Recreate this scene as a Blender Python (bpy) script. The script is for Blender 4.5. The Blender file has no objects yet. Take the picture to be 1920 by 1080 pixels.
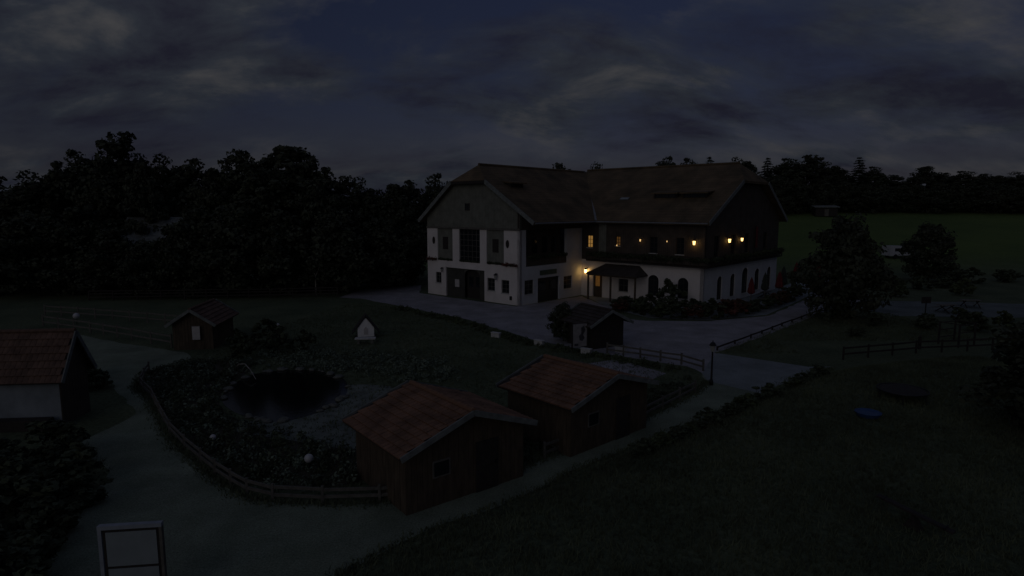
import bpy, math, random
import numpy as np
from mathutils import Vector, Matrix, geometry

R = math.radians
SC = bpy.context.scene
COL = SC.collection

# ------------------------------------------------------------------ camera
cam_d = bpy.data.cameras.new('camera')
cam = bpy.data.objects.new('camera', cam_d)
COL.objects.link(cam)
cam_d.sensor_width = 36.0
cam_d.lens = 36.0 * 1150.0 / 1920.0
cam_d.clip_start = 0.1
cam_d.clip_end = 3000.0
cam.location = (0, 0, 10.0)
cam.rotation_euler = (R(90) - math.atan(150 / 1150.0), 0, 0)
SC.camera = cam

# ------------------------------------------------------------------ sky, late dusk under broken cloud
W = bpy.data.worlds.new('World')
SC.world = W
W.use_nodes = True
wn, wl = W.node_tree.nodes, W.node_tree.links
wn.clear()
SUN_EL, SUN_AZ = R(16.0), R(207.0)       # afterglow low behind the camera, to its left (compass style, clockwise from +Y)
out = wn.new('ShaderNodeOutputWorld')
bg = wn.new('ShaderNodeBackground')
sky = wn.new('ShaderNodeTexSky')
sky.sky_type = 'NISHITA'
sky.sun_disc = False
sky.sun_elevation = SUN_EL
sky.sun_rotation = SUN_AZ
sky.dust_density = 0.2
sky.ozone_density = 3.0
tc = wn.new('ShaderNodeTexCoord')
sep = wn.new('ShaderNodeSeparateXYZ')
wl.new(tc.outputs['Generated'], sep.inputs[0])
def wmath(op, a, b=None, clamp=False):
    n = wn.new('ShaderNodeMath'); n.operation = op; n.use_clamp = clamp
    for i, v in enumerate((a, b)):
        if v is None: continue
        if isinstance(v, (int, float)): n.inputs[i].default_value = v
        else: wl.new(v, n.inputs[i])
    return n.outputs[0]
zz = wmath('ADD', wmath('MAXIMUM', sep.outputs[2], 0.0), 0.42)
cmb = wn.new('ShaderNodeCombineXYZ')
wl.new(wmath('DIVIDE', sep.outputs[0], zz), cmb.inputs[0])
wl.new(wmath('DIVIDE', sep.outputs[1], zz), cmb.inputs[1])
def cloud_noise(scale, detail, rough, dist, off):
    mp = wn.new('ShaderNodeMapping')
    mp.inputs['Location'].default_value = off
    mp.inputs['Rotation'].default_value = (0, 0, R(-22))
    mp.inputs['Scale'].default_value = (0.85, 1.5, 1)
    wl.new(cmb.outputs[0], mp.inputs[0])
    n = wn.new('ShaderNodeTexNoise')
    n.inputs['Scale'].default_value = scale
    n.inputs['Detail'].default_value = detail
    n.inputs['Roughness'].default_value = rough
    n.inputs['Distortion'].default_value = dist
    wl.new(mp.outputs[0], n.inputs[0])
    return n.outputs[0]
def wramp(fac, stops):
    r = wn.new('ShaderNodeValToRGB')
    el = r.color_ramp.elements
    while len(el) < len(stops): el.new(0.5)
    for e, (p, c) in zip(el, stops):
        e.position = p; e.color = (*c, 1)
    wl.new(fac, r.inputs[0])
    return r.outputs[0]
cov = wramp(cloud_noise(1.75, 9, 0.60, 0.35, (-51.3, 82.1, 0)), [(0.40, (0, 0, 0)), (0.57, (1, 1, 1))])
lit = wramp(cloud_noise(3.2, 8, 0.60, 0.3, (81.26, 33.14, 0)), [(0.38, (0.105, 0.108, 0.185)), (0.54, (0.192, 0.224, 0.298)), (0.68, (0.42, 0.42, 0.45))])
gap = wn.new('ShaderNodeMix'); gap.data_type = 'RGBA'; gap.blend_type = 'MULTIPLY'
gap.inputs[0].default_value = 1.0
wl.new(sky.outputs[0], gap.inputs[6])
gap.inputs[7].default_value = (0.058, 0.043, 0.056, 1)
mixc = wn.new('ShaderNodeMix'); mixc.data_type = 'RGBA'
thick = wmath('SUBTRACT', 1.0, wmath('MULTIPLY', sep.outputs[2], 7.0), True)      # cloud closes up towards the horizon
wl.new(wmath('MAXIMUM', cov, thick), mixc.inputs[0])
wl.new(gap.outputs[2], mixc.inputs[6])
wl.new(lit, mixc.inputs[7])
# an overcast dome is brighter overhead than near the horizon
dome = wmath('ADD', wmath('MULTIPLY', wmath('MULTIPLY', sep.outputs[2], sep.outputs[2]), 3.4), 1.0)
grad = wn.new('ShaderNodeMix'); grad.data_type = 'RGBA'; grad.blend_type = 'MULTIPLY'; grad.inputs[0].default_value = 1.0; grad.clamp_result = False
gc = wn.new('ShaderNodeCombineXYZ')
for i_ in range(3): wl.new(dome, gc.inputs[i_])
wl.new(mixc.outputs[2], grad.inputs[6]); wl.new(gc.outputs[0], grad.inputs[7])
wl.new(grad.outputs[2], bg.inputs[0])
bg.inputs[1].default_value = 0.082
wl.new(bg.outputs[0], out.inputs[0])

# the afterglow itself: one very weak, very soft sun
sl = bpy.data.lights.new('afterglow_sun', 'SUN')
sl.energy = 0.092
sl.angle = R(50)
sl.color = (1.0, 0.93, 0.88)
so = bpy.data.objects.new('afterglow_sun', sl)
COL.objects.link(so)
to_sun = Vector((math.sin(SUN_AZ) * math.cos(SUN_EL), math.cos(SUN_AZ) * math.cos(SUN_EL), math.sin(SUN_EL)))
so.rotation_euler = to_sun.to_track_quat('Z', 'Y').to_euler()
so.location = (-60, -40, 40)

vs = SC.view_settings
vs.view_transform = 'Standard'; vs.look = 'None'; vs.exposure = 0.2; vs.gamma = 1.0
vs.use_curve_mapping = False
SC.cycles.use_denoising = True
SC.cycles.max_bounces = 6

# ------------------------------------------------------------------ materials
MATS = {}
def mat(name, col, rough=0.85, var=0.25, scale=6.0, bump=0.0, bscale=None, col2=None, metal=0.0, spec=0.3, emit=None, estr=0.0, coords='Object', stretch=(1, 1, 1), grain=0.0):
    m = bpy.data.materials.new(name); m.use_nodes = True
    nt = m.node_tree; n, l = nt.nodes, nt.links
    b = n['Principled BSDF']
    b.inputs['Roughness'].default_value = rough
    b.inputs['Metallic'].default_value = metal
    b.inputs['Specular IOR Level'].default_value = spec
    t = n.new('ShaderNodeTexCoord'); mp = n.new('ShaderNodeMapping')
    mp.inputs['Scale'].default_value = stretch
    l.new(t.outputs[coords], mp.inputs[0])
    ns = n.new('ShaderNodeTexNoise')
    ns.inputs['Scale'].default_value = scale; ns.inputs['Detail'].default_value = 6; ns.inputs['Roughness'].default_value = 0.62
    l.new(mp.outputs[0], ns.inputs[0])
    r = n.new('ShaderNodeValToRGB')
    c2 = col2 or tuple(c * (1 + var) for c in col)
    r.color_ramp.elements[0].position = 0.32; r.color_ramp.elements[0].color = (*(c * (1 - var) for c in col), 1)
    r.color_ramp.elements[1].position = 0.68; r.color_ramp.elements[1].color = (*c2, 1)
    l.new(ns.outputs[0], r.inputs[0]); l.new(r.outputs[0], b.inputs['Base Color'])
    if bump:
        n2 = n.new('ShaderNodeTexNoise'); n2.inputs['Scale'].default_value = bscale or scale * 6; n2.inputs['Detail'].default_value = 5
        l.new(mp.outputs[0], n2.inputs[0])
        bp = n.new('ShaderNodeBump'); bp.inputs['Strength'].default_value = bump; bp.inputs['Distance'].default_value = 0.05
        l.new(n2.outputs[0], bp.inputs['Height']); l.new(bp.outputs[0], b.inputs['Normal'])
    if grain:
        n3 = n.new('ShaderNodeTexNoise'); n3.inputs['Scale'].default_value = 16; n3.inputs['Detail'].default_value = 8; n3.inputs['Roughness'].default_value = 0.8
        l.new(mp.outputs[0], n3.inputs[0])
        r3 = n.new('ShaderNodeValToRGB'); r3.color_ramp.elements[0].position = 0.36; r3.color_ramp.elements[1].position = 0.64
        r3.color_ramp.elements[0].color = (1 - grain, 1 - grain, 1 - grain, 1); r3.color_ramp.elements[1].color = (1 + grain, 1 + grain, 1 + grain, 1)
        l.new(n3.outputs[0], r3.inputs[0])
        n4 = n.new('ShaderNodeTexNoise'); n4.inputs['Scale'].default_value = 0.55; n4.inputs['Detail'].default_value = 9; n4.inputs['Roughness'].default_value = 0.7; n4.inputs['Distortion'].default_value = 0.3
        l.new(mp.outputs[0], n4.inputs[0])
        r4 = n.new('ShaderNodeValToRGB'); r4.color_ramp.elements[0].position = 0.36; r4.color_ramp.elements[1].position = 0.62
        r4.color_ramp.elements[0].color = (0.80, 0.82, 0.78, 1); r4.color_ramp.elements[1].color = (1.06, 1.06, 1.06, 1)
        l.new(n4.outputs[0], r4.inputs[0]); src_ = r.outputs[0]
        for q_ in (r3, r4):
            mg = n.new('ShaderNodeMix'); mg.data_type = 'RGBA'; mg.blend_type = 'MULTIPLY'; mg.inputs[0].default_value = 1.0
            l.new(src_, mg.inputs[6]); l.new(q_.outputs[0], mg.inputs[7]); src_ = mg.outputs[2]
        l.new(src_, b.inputs['Base Color'])
    if emit:
        b.inputs['Emission Color'].default_value = (*emit, 1); b.inputs['Emission Strength'].default_value = estr
    MATS[name] = m
    return m

def stripe(m, axis, pitch, depth=0.5, dark=0.55):
    """board or tile joints: narrow dark recessed lines every pitch metres along an axis of the object"""
    nt = m.node_tree; n, l = nt.nodes, nt.links
    b = n['Principled BSDF']
    t = n.new('ShaderNodeTexCoord'); sp = n.new('ShaderNodeSeparateXYZ'); l.new(t.outputs['Object'], sp.inputs[0])
    hs = []
    for ax, p in zip(axis, pitch):
        d = n.new('ShaderNodeMath'); d.operation = 'DIVIDE'; d.inputs[1].default_value = p; l.new(sp.outputs['XYZ'.index(ax)], d.inputs[0])
        f = n.new('ShaderNodeMath'); f.operation = 'FRACT'; l.new(d.outputs[0], f.inputs[0])
        c = n.new('ShaderNodeMath'); c.operation = 'COMPARE'; c.inputs[1].default_value = 0.5; c.inputs[2].default_value = 0.43; l.new(f.outputs[0], c.inputs[0])
        hs.append(c.outputs[0])
    h = hs[0]
    for k in hs[1:]:
        mm = n.new('ShaderNodeMath'); mm.operation = 'MULTIPLY'; l.new(h, mm.inputs[0]); l.new(k, mm.inputs[1]); h = mm.outputs[0]
    src = b.inputs['Base Color'].links[0].from_socket
    mx = n.new('ShaderNodeMix'); mx.data_type = 'RGBA'; mx.blend_type = 'MULTIPLY'
    inv = n.new('ShaderNodeMath'); inv.operation = 'SUBTRACT'; inv.inputs[0].default_value = 1.0; l.new(h, inv.inputs[1])
    l.new(inv.outputs[0], mx.inputs[0]); l.new(src, mx.inputs[6]); mx.inputs[7].default_value = (dark, dark, dark, 1)
    l.new(mx.outputs[2], b.inputs['Base Color'])
    bp = n.new('ShaderNodeBump'); bp.inputs['Strength'].default_value = depth; bp.inputs['Distance'].default_value = 0.03
    l.new(h, bp.inputs['Height']); l.new(bp.outputs[0], b.inputs['Normal'])
    return m

mat('plaster', (0.70, 0.66, 0.64), 0.9, 0.10, 0.6, 0.15, 30)
mat('plaster_shade_grey', (0.55, 0.56, 0.58), 0.9, 0.10, 0.6, 0.15, 30)  # cooler plaster for inn walls off the afterglow: shade put into the colour
stripe(mat('boards_green', (0.17, 0.175, 0.15), 0.85, 0.2, 1.2), 'XY', (0.22, 0.22), 0.5, 0.6)
stripe(mat('boards_dark', (0.075, 0.062, 0.052), 0.85, 0.25, 1.2), 'XY', (0.22, 0.22), 0.5, 0.6)
stripe(mat('boards_gate', (0.11, 0.11, 0.095), 0.8, 0.2, 1.2), 'XY', (0.18, 0.18), 0.5, 0.5)
mat('wood_brown', (0.085, 0.064, 0.045), 0.8, 0.35, 5, 0.3, 40, stretch=(1, 1, 0.25))
mat('wood_grey', (0.125, 0.118, 0.105), 0.85, 0.3, 5, 0.3, 40)
mat('wood_dark', (0.035, 0.030, 0.028), 0.8, 0.3, 5, 0.2, 40)
mat('verge_pale', (0.165, 0.18, 0.175), 0.8, 0.3, 3)
mat('frame_pale', (0.27, 0.30, 0.34), 0.7, 0.15, 3)
mat('plaster_aged', (0.21, 0.24, 0.27), 0.9, 0.2, 0.9, 0.2, 20)
mat('van_grey', (0.42, 0.43, 0.46), 0.5, 0.1, 2)
stripe(mat('roof_tiles', (0.125, 0.098, 0.058), 0.88, 0.45, 0.45, col2=(0.185, 0.130, 0.076)), 'XYZ', (0.30, 0.30, 0.26), 0.6, 0.68)
mat('hut_tile', (0.205, 0.116, 0.074), 0.85, 0.45, 1.1, 0.4, 30, col2=(0.285, 0.156, 0.098))
mat('hut_tile_dark', (0.055, 0.045, 0.040), 0.8, 0.35, 1.7, 0.3, 30)
mat('hut_tile_brown', (0.13, 0.080, 0.060), 0.8, 0.35, 1.7, 0.3, 30, col2=(0.18, 0.11, 0.08))
mat('metal_dark', (0.03, 0.03, 0.032), 0.5, 0.2, 8, metal=0.6)
mat('zinc', (0.20, 0.21, 0.22), 0.6, 0.15, 3, metal=0.3)
mat('white_paint', (0.78, 0.78, 0.78), 0.6, 0.06, 4)
mat('pale_stone', (0.50, 0.50, 0.49), 0.85, 0.2, 6, 0.3, 30)
mat('stone', (0.13, 0.135, 0.12), 0.9, 0.35, 4, 0.5, 14)
mat('glass_dark', (0.015, 0.018, 0.022), 0.08, 0.2, 2, spec=0.5)
mat('glass_lit', (0.5, 0.3, 0.1), 0.4, 0.3, 2.2, emit=(1.0, 0.52, 0.13), estr=0.19)
mat('glass_dim', (0.4, 0.22, 0.08), 0.4, 0.3, 2.2, emit=(1.0, 0.45, 0.10), estr=0.035)
mat('lamp_glow', (0.9, 0.8, 0.6), 0.4, 0.05, 2, emit=(1.0, 0.60, 0.18), estr=3.0)
mat('lamp_glow_dim', (0.9, 0.8, 0.6), 0.4, 0.05, 2, emit=(1.0, 0.60, 0.22), estr=0.8)
mat('lamp_glow_strong', (0.9, 0.8, 0.6), 0.4, 0.05, 2, emit=(1.0, 0.58, 0.16), estr=7.0)
mat('lamp_off', (0.32, 0.32, 0.30), 0.3, 0.1, 2)
mat('globe', (0.48, 0.48, 0.50), 0.35, 0.06, 4)
mat('cloth_red', (0.13, 0.022, 0.026), 0.9, 0.25, 3, 0.2, 20)
mat('cloth_dark', (0.035, 0.045, 0.040), 0.9, 0.25, 3, 0.2, 20)
mat('plastic_blue', (0.022, 0.062, 0.17), 0.4, 0.12, 5)
mat('poster', (0.50, 0.48, 0.47), 0.6, 0.12, 3)
mat('poster_board', (0.26, 0.25, 0.255), 0.6, 0.25, 2.5)
mat('poster_dark', (0.05, 0.05, 0.06), 0.6, 0.3, 3)
mat('sign_green', (0.06, 0.10, 0.075), 0.6, 0.3, 2)
mat('panel_grey', (0.24, 0.275, 0.29), 0.5, 0.10, 1.6)
mat('gravel', (0.180, 0.212, 0.158), 0.95, 0.25, 0.35, 0.6, 40, grain=0.42)
mat('asphalt', (0.22, 0.245, 0.255), 0.9, 0.2, 0.3, 0.5, 40, grain=0.3)
mat('paving', (0.29, 0.28, 0.305), 0.9, 0.2, 0.4, 0.4, 30, grain=0.3)
mat('plaza_gravel', (0.13, 0.15, 0.15), 0.95, 0.25, 0.4, 0.4, 30, grain=0.4)
mat('beach', (0.15, 0.17, 0.15), 0.95, 0.35, 0.9, 0.6, 20)
mat('soil', (0.045, 0.042, 0.032), 0.95, 0.4, 2.0, 0.7, 14)
mat('bark', (0.05, 0.04, 0.032), 0.9, 0.35, 4, 0.5, 20)
mat('bark_pale', (0.28, 0.27, 0.24), 0.85, 0.35, 4, 0.4, 20)
mat('leaf_dark', (0.050, 0.058, 0.038), 0.8, 0.45, 0.5, coords='Object')
mat('leaf_mid', (0.070, 0.090, 0.042), 0.8, 0.45, 0.6)
mat('leaf_conifer', (0.042, 0.052, 0.036), 0.8, 0.4, 0.6)
mat('leaf_pale', (0.13, 0.165, 0.12), 0.8, 0.45, 0.9)
mat('leaf_hedge', (0.055, 0.070, 0.040), 0.8, 0.45, 0.9)
mat('leaf_flower', (0.055, 0.075, 0.035), 0.8, 0.4, 1.5, col2=(0.20, 0.05, 0.05))
mat('grass_blade', (0.098, 0.116, 0.068), 0.85, 0.4, 0.35)
mat('water', (0.006, 0.008, 0.008), 0.06, 0.2, 1, 0.06, 6, spec=0.5)

# grass: mown lawn near the inn, lusher meadow on the hill
g = bpy.data.materials.new('grass'); g.use_nodes = True
n, l = g.node_tree.nodes, g.node_tree.links
b = n['Principled BSDF']; b.inputs['Roughness'].default_value = 0.95; b.inputs['Specular IOR Level'].default_value = 0.15
t = n.new('ShaderNodeTexCoord')
def nz(scale, det=6, ro=0.6):
    k = n.new('ShaderNodeTexNoise'); k.inputs['Scale'].default_value = scale; k.inputs['Detail'].default_value = det; k.inputs['Roughness'].default_value = ro
    l.new(t.outputs['Object'], k.inputs[0]); return k.outputs[0]
def rp(f, a, c, p0=0.35, p1=0.65):
    k = n.new('ShaderNodeValToRGB'); k.color_ramp.elements[0].position = p0; k.color_ramp.elements[1].position = p1
    k.color_ramp.elements[0].color = (*a, 1); k.color_ramp.elements[1].color = (*c, 1); l.new(f, k.inputs[0]); return k.outputs[0]
lawn = rp(nz(0.22), (0.076, 0.096, 0.058), (0.124, 0.146, 0.088))
mead = rp(nz(0.045, 9, 0.7), (0.084, 0.128, 0.042), (0.126, 0.178, 0.054))
fine = rp(nz(5.0, 4, 0.7), (0.65, 0.65, 0.65), (1.25, 1.25, 1.2))
sp = n.new('ShaderNodeSeparateXYZ'); l.new(t.outputs['Object'], sp.inputs[0])
mr = n.new('ShaderNodeMapRange'); mr.inputs['From Min'].default_value = 88; mr.inputs['From Max'].default_value = 112; l.new(sp.outputs[1], mr.inputs[0])
m1 = n.new('ShaderNodeMix'); m1.data_type = 'RGBA'; l.new(mr.outputs[0], m1.inputs[0]); l.new(lawn, m1.inputs[6]); l.new(mead, m1.inputs[7])
m2 = n.new('ShaderNodeMix'); m2.data_type = 'RGBA'; m2.blend_type = 'MULTIPLY'; m2.inputs[0].default_value = 1; l.new(m1.outputs[2], m2.inputs[6]); l.new(fine, m2.inputs[7])
l.new(m2.outputs[2], b.inputs['Base Color'])
bp = n.new('ShaderNodeBump'); bp.inputs['Strength'].default_value = 0.8; bp.inputs['Distance'].default_value = 0.12; l.new(nz(9.0, 4, 0.7), bp.inputs['Height']); l.new(bp.outputs[0], b.inputs['Normal'])
MATS['grass'] = g

# ------------------------------------------------------------------ mesh helpers
def P(o, parent):
    if parent is not None: o.parent = parent
    return o
def empty(name, loc=(0, 0, 0), rz=0.0):
    o = bpy.data.objects.new(name, None); COL.objects.link(o); o.location = loc; o.rotation_euler = (0, 0, rz); o.empty_display_size = 0.2
    return o
def tag(o, label=None, cat=None, group=None, kind=None):
    if label: o['label'] = label
    if cat: o['category'] = cat
    if group: o['group'] = group
    if kind: o['kind'] = kind
    return o
def link(name, me, m=None, parent=None, loc=None, rot=None, scale=None):
    o = bpy.data.objects.new(name, me); COL.objects.link(o)
    if m and not me.materials: me.materials.append(MATS[m])
    if loc is not None: o.location = loc
    if rot is not None: o.rotation_euler = rot
    if scale is not None: o.scale = scale
    return P(o, parent)
def copy_tree(o, parent=None):
    c = o.copy(); COL.objects.link(c); c.parent = parent
    for ch in o.children: copy_tree(ch, c)
    return c

class MB:
    def __init__(s): s.v = []; s.f = []
    def add(s, vs, fs):
        k = len(s.v); s.v += [tuple(map(float, p)) for p in vs]; s.f += [tuple(k + i for i in f) for f in fs]; return s
    def box(s, x0, x1, y0, y1, z0, z1):
        return s.add([(x0, y0, z0), (x1, y0, z0), (x1, y1, z0), (x0, y1, z0), (x0, y0, z1), (x1, y0, z1), (x1, y1, z1), (x0, y1, z1)],
                     [(0, 3, 2, 1), (4, 5, 6, 7), (0, 1, 5, 4), (1, 2, 6, 5), (2, 3, 7, 6), (3, 0, 4, 7)])
    def cbox(s, c, d, rz=0.0):
        k = len(s.v); s.box(-d[0] / 2, d[0] / 2, -d[1] / 2, d[1] / 2, -d[2] / 2, d[2] / 2)
        cs, sn = math.cos(rz), math.sin(rz)
        for i in range(k, len(s.v)):
            x, y, z = s.v[i]; s.v[i] = (c[0] + x * cs - y * sn, c[1] + x * sn + y * cs, c[2] + z)
        return s
    def bar(s, a, b, w, h=None):
        """square bar between two points"""
        a, b = Vector(a), Vector(b); h = h or w; d = (b - a).normalized()
        up = Vector((0, 0, 1)) if abs(d.z) < 0.95 else Vector((0, 1, 0))
        sx = d.cross(up).normalized() * w / 2; sy = sx.cross(d).normalized() * h / 2
        q = [p + e * sx + f * sy for p in (a, b) for e, f in ((-1, -1), (1, -1), (1, 1), (-1, 1))]
        return s.add(q, [(0, 3, 2, 1), (4, 5, 6, 7), (0, 1, 5, 4), (1, 2, 6, 5), (2, 3, 7, 6), (3, 0, 4, 7)])
    def tube(s, pts, rad, n=8):
        pts = [Vector(p) for p in pts]; k = len(s.v); rad = rad if isinstance(rad, (list, tuple)) else [rad] * len(pts)
        for i, p in enumerate(pts):
            d = (pts[min(i + 1, len(pts) - 1)] - pts[max(i - 1, 0)]).normalized()
            u = d.cross(Vector((0, 0, 1))) if abs(d.z) < 0.9 else d.cross(Vector((1, 0, 0)))
            u.normalize(); w = d.cross(u)
            for j in range(n):
                a = 2 * math.pi * j / n; s.v.append(tuple(p + (u * math.cos(a) + w * math.sin(a)) * rad[i]))
        for i in range(len(pts) - 1):
            for j in range(n):
                s.f.append((k + i * n + j, k + i * n + (j + 1) % n, k + (i + 1) * n + (j + 1) % n, k + (i + 1) * n + j))
        s.f.append(tuple(k + j for j in range(n))[::-1]); s.f.append(tuple(k + (len(pts) - 1) * n + j for j in range(n)))
        return s
    def lathe(s, prof, c=(0, 0, 0), n=16, wob=None):
        k = len(s.v)
        for i, (r, z) in enumerate(prof):
            for j in range(n):
                a = 2 * math.pi * j / n; q = r * (wob(j, i) if wob else 1)
                s.v.append((c[0] + q * math.cos(a), c[1] + q * math.sin(a), c[2] + z))
        for i in range(len(prof) - 1):
            for j in range(n):
                s.f.append((k + i * n + j, k + i * n + (j + 1) % n, k + (i + 1) * n + (j + 1) % n, k + (i + 1) * n + j))
        s.f.append(tuple(k + j for j in range(n))[::-1]); s.f.append(tuple(k + (len(prof) - 1) * n + j for j in range(n)))
        return s
    def slab(s, poly, t):
        """planar polygon thickened downwards (z) by t"""
        m = len(poly); top = [Vector(p) for p in poly]; bot = [p - Vector((0, 0, t)) for p in top]
        return s.add(top + bot, [tuple(range(m)), tuple(range(2 * m - 1, m - 1, -1))] + [(i, m + i, m + (i + 1) % m, (i + 1) % m) for i in range(m)])
    def prism(s, poly, vec):
        m = len(poly); a = [Vector(p) for p in poly]; v = Vector(vec); b_ = [p + v for p in a]
        return s.add(a + b_, [tuple(range(m)), tuple(range(2 * m - 1, m - 1, -1))] + [(i, m + i, m + (i + 1) % m, (i + 1) % m) for i in range(m)])
    def mesh(s, name):
        me = bpy.data.meshes.new(name); me.from_pydata(s.v, [], s.f); me.validate(); me.update(); return me
    def build(s, name, m, parent=None, smooth=False, loc=None, rz=None):
        me = s.mesh(name); me.materials.append(MATS[m])
        if smooth: me.shade_smooth()
        return link(name, me, None, parent, loc, None if rz is None else (0, 0, rz))

def sphere(name, r, m, parent=None, loc=(0, 0, 0)):
    prof = [(max(1e-3, r * math.sin(math.pi * i / 12)), -r * math.cos(math.pi * i / 12)) for i in range(13)]
    return MB().lathe(prof, n=20).build(name, m, parent, True, loc)

def quads_mesh(name, cen, nor, size, asp=0.6, rng=None):
    """many small leaf faces: a diamond-like quad at each centre"""
    rng = rng or np.random.default_rng(1)
    N = len(cen); nor = nor / (np.linalg.norm(nor, axis=1, keepdims=True) + 1e-9)
    rv = rng.normal(size=(N, 3)); u = np.cross(nor, rv); u /= np.linalg.norm(u, axis=1, keepdims=True) + 1e-9
    w = np.cross(nor, u); sz = size[:, None] if hasattr(size, '__len__') else size
    v = np.stack([cen - u * sz, cen - w * sz * asp + nor * sz * 0.25, cen + u * sz, cen + w * sz * asp + nor * sz * 0.25], 1).reshape(-1, 3)
    me = bpy.data.meshes.new(name)
    me.vertices.add(4 * N); me.vertices.foreach_set('co', v.ravel())
    me.loops.add(4 * N); me.loops.foreach_set('vertex_index', np.arange(4 * N, dtype=np.int32))
    me.polygons.add(N); me.polygons.foreach_set('loop_start', np.arange(0, 4 * N, 4, dtype=np.int32))
    me.polygons.foreach_set('loop_total', np.full(N, 4, dtype=np.int32))
    me.update(calc_edges=True); me.validate()
    return me

def inside(poly, x, y):
    c = False; j = len(poly) - 1
    for i in range(len(poly)):
        if (poly[i][1] > y) != (poly[j][1] > y) and x < (poly[j][0] - poly[i][0]) * (y - poly[i][1]) / (poly[j][1] - poly[i][1]) + poly[i][0]: c = not c
        j = i
    return c
def smooth(t): t = max(0.0, min(1.0, t)); return t * t * (3 - 2 * t)
def spline(pts, n=6, closed=False):
    """Catmull-Rom through ground points"""
    m = len(pts); o = []
    rng_ = range(m) if closed else range(m - 1)
    for i in rng_:
        g_ = (lambda k: pts[k % m]) if closed else (lambda k: pts[max(0, min(m - 1, k))])
        p0, p1, p2, p3 = g_(i - 1), g_(i), g_(i + 1), g_(i + 2)
        for k in range(n):
            t = k / n
            o.append(tuple(0.5 * (2 * p1[d] + (p2[d] - p0[d]) * t + (2 * p0[d] - 5 * p1[d] + 4 * p2[d] - p3[d]) * t * t + (3 * p1[d] - p0[d] - 3 * p2[d] + p3[d]) * t ** 3) for d in (0, 1)))
    if not closed: o.append(tuple(pts[-1]))
    return o

# ------------------------------------------------------------------ ground, hill and bank
BANK = [(-16.5, 5.0), (-4.75, 15.6), (-2.98, 17.6), (0.76, 20.6), (2.94, 22.9), (8.57, 27.8), (17.3, 35.8), (20.0, 37.4), (32.0, 42.5)]
def bank_dist(x, y):
    best = 1e9; sgn = 1
    for (x0, y0), (x1, y1) in zip(BANK, BANK[1:]):
        dx, dy = x1 - x0, y1 - y0; L2 = dx * dx + dy * dy
        t = max(0, min(1, ((x - x0) * dx + (y - y0) * dy) / L2)); px, py = x0 + t * dx, y0 + t * dy
        d = math.hypot(x - px, y - py)
        if d < best: best = d; sgn = 1 if (dx * (y - y0) - dy * (x - x0)) < 0 else -1
    return best * sgn
def gz(x, y):
    z = 0.0
    if y < 46: 
        d = bank_dist(x, y) if x > -18 else -1
        if d > 0: z += 0.8 * smooth((d - 0.2) / 2.6) * smooth((44 - y) / 10) + 0.05 * math.sin(x * 1.1) * math.sin(y * 0.9) * smooth(d / 3) * smooth((44 - y) / 10)
    z += 10.6 * smooth((y - 84) / 110) * smooth((x - 6 - 0.08 * y) / 34)
    return z
xs = sorted(set([-900, -600, -400, -300, -220, -160] + list(range(-120, -24, 6)) + [i * 1.0 for i in range(-24, 46)] + list(range(46, 200, 6)) + [220, 280, 360, 480, 650, 900]))
ys = sorted(set([-200, -100, -50, -20, -5] + [i * 1.0 for i in range(2, 60)] + list(range(60, 230, 6)) + [250, 300, 400, 600, 900, 1400, 2000]))
gm = MB(); nx = len(xs)
gm.v = [(x, y, gz(x, y)) for y in ys for x in xs]
gm.f = [(j * nx + i, j * nx + i + 1, (j + 1) * nx + i + 1, (j + 1) * nx + i) for j in range(len(ys) - 1) for i in range(nx - 1)]
tag(gm.build('ground', 'grass', smooth=True), kind='structure')

def worn(pts, amp=.11, step=.7, seed=1):
    r_ = random.Random(seed); o = []
    for i, (x0, y0) in enumerate(pts):
        x1, y1 = pts[(i + 1) % len(pts)]; L = math.hypot(x1 - x0, y1 - y0); k = max(1, int(L / step)); nx_, ny_ = (y1 - y0) / (L + 1e-6), (x0 - x1) / (L + 1e-6)
        for j in range(k):
            a = r_.uniform(-amp, amp) if j else 0; o.append((x0 + (x1 - x0) * j / k + nx_ * a, y0 + (y1 - y0) * j / k + ny_ * a))
    return o
def sheet(name, pts, z, m, kind='structure', parent=None):
    tri = geometry.tessellate_polygon([[Vector((x, y, 0)) for x, y in pts]])
    mb = MB().add([(x, y, z) for x, y in pts], [tuple(t) for t in tri])
    me = mb.mesh(name)
    if me.polygons and me.polygons[0].normal.z < 0: me.flip_normals()
    me.materials.append(MATS[m])
    return tag(link(name, me, None, parent), kind=kind)

ISLE = [(-22.6, 36.8), (-21.2, 33.6), (-19.3, 31.4), (-15.5, 26.3), (-12.5, 23.1), (-10.4, 21.1), (-8.4, 19.9), (-4.7, 19.8), (-1.5, 21.0), (0.84, 23.1), (3.2, 25.3), (6.05, 27.9), (9.8, 32.1), (11.3, 34.6), (11.1, 37.7), (6.2, 41.2), (1.6, 45.5), (-4.3, 54.4), (-11.4, 61.9), (-16.9, 67.0)]
path = [(-36.5, 49.1), (-29.5, 45.0), (-23.0, 42.0), (-21.5, 40.2), (-22.6, 36.8)] + spline(ISLE[:14], 5)[1:] + [(11.6, 36.5), (14.2, 41.6), (18.8, 37.9), (17.3, 35.8), (8.57, 27.9), (2.94, 23.0), (0.76, 20.7), (-2.98, 17.7), (-4.75, 15.7), (-13.0, 8.0), (-13.5, 8.0), (-12.6, 13.0), (-13.8, 18.0), (-15.4, 22.4), (-18.5, 24.8), (-18.4, 29.0), (-24.5, 36.0), (-33.0, 45.0)]
sheet('path', worn(path), 0.008, 'gravel')
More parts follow.
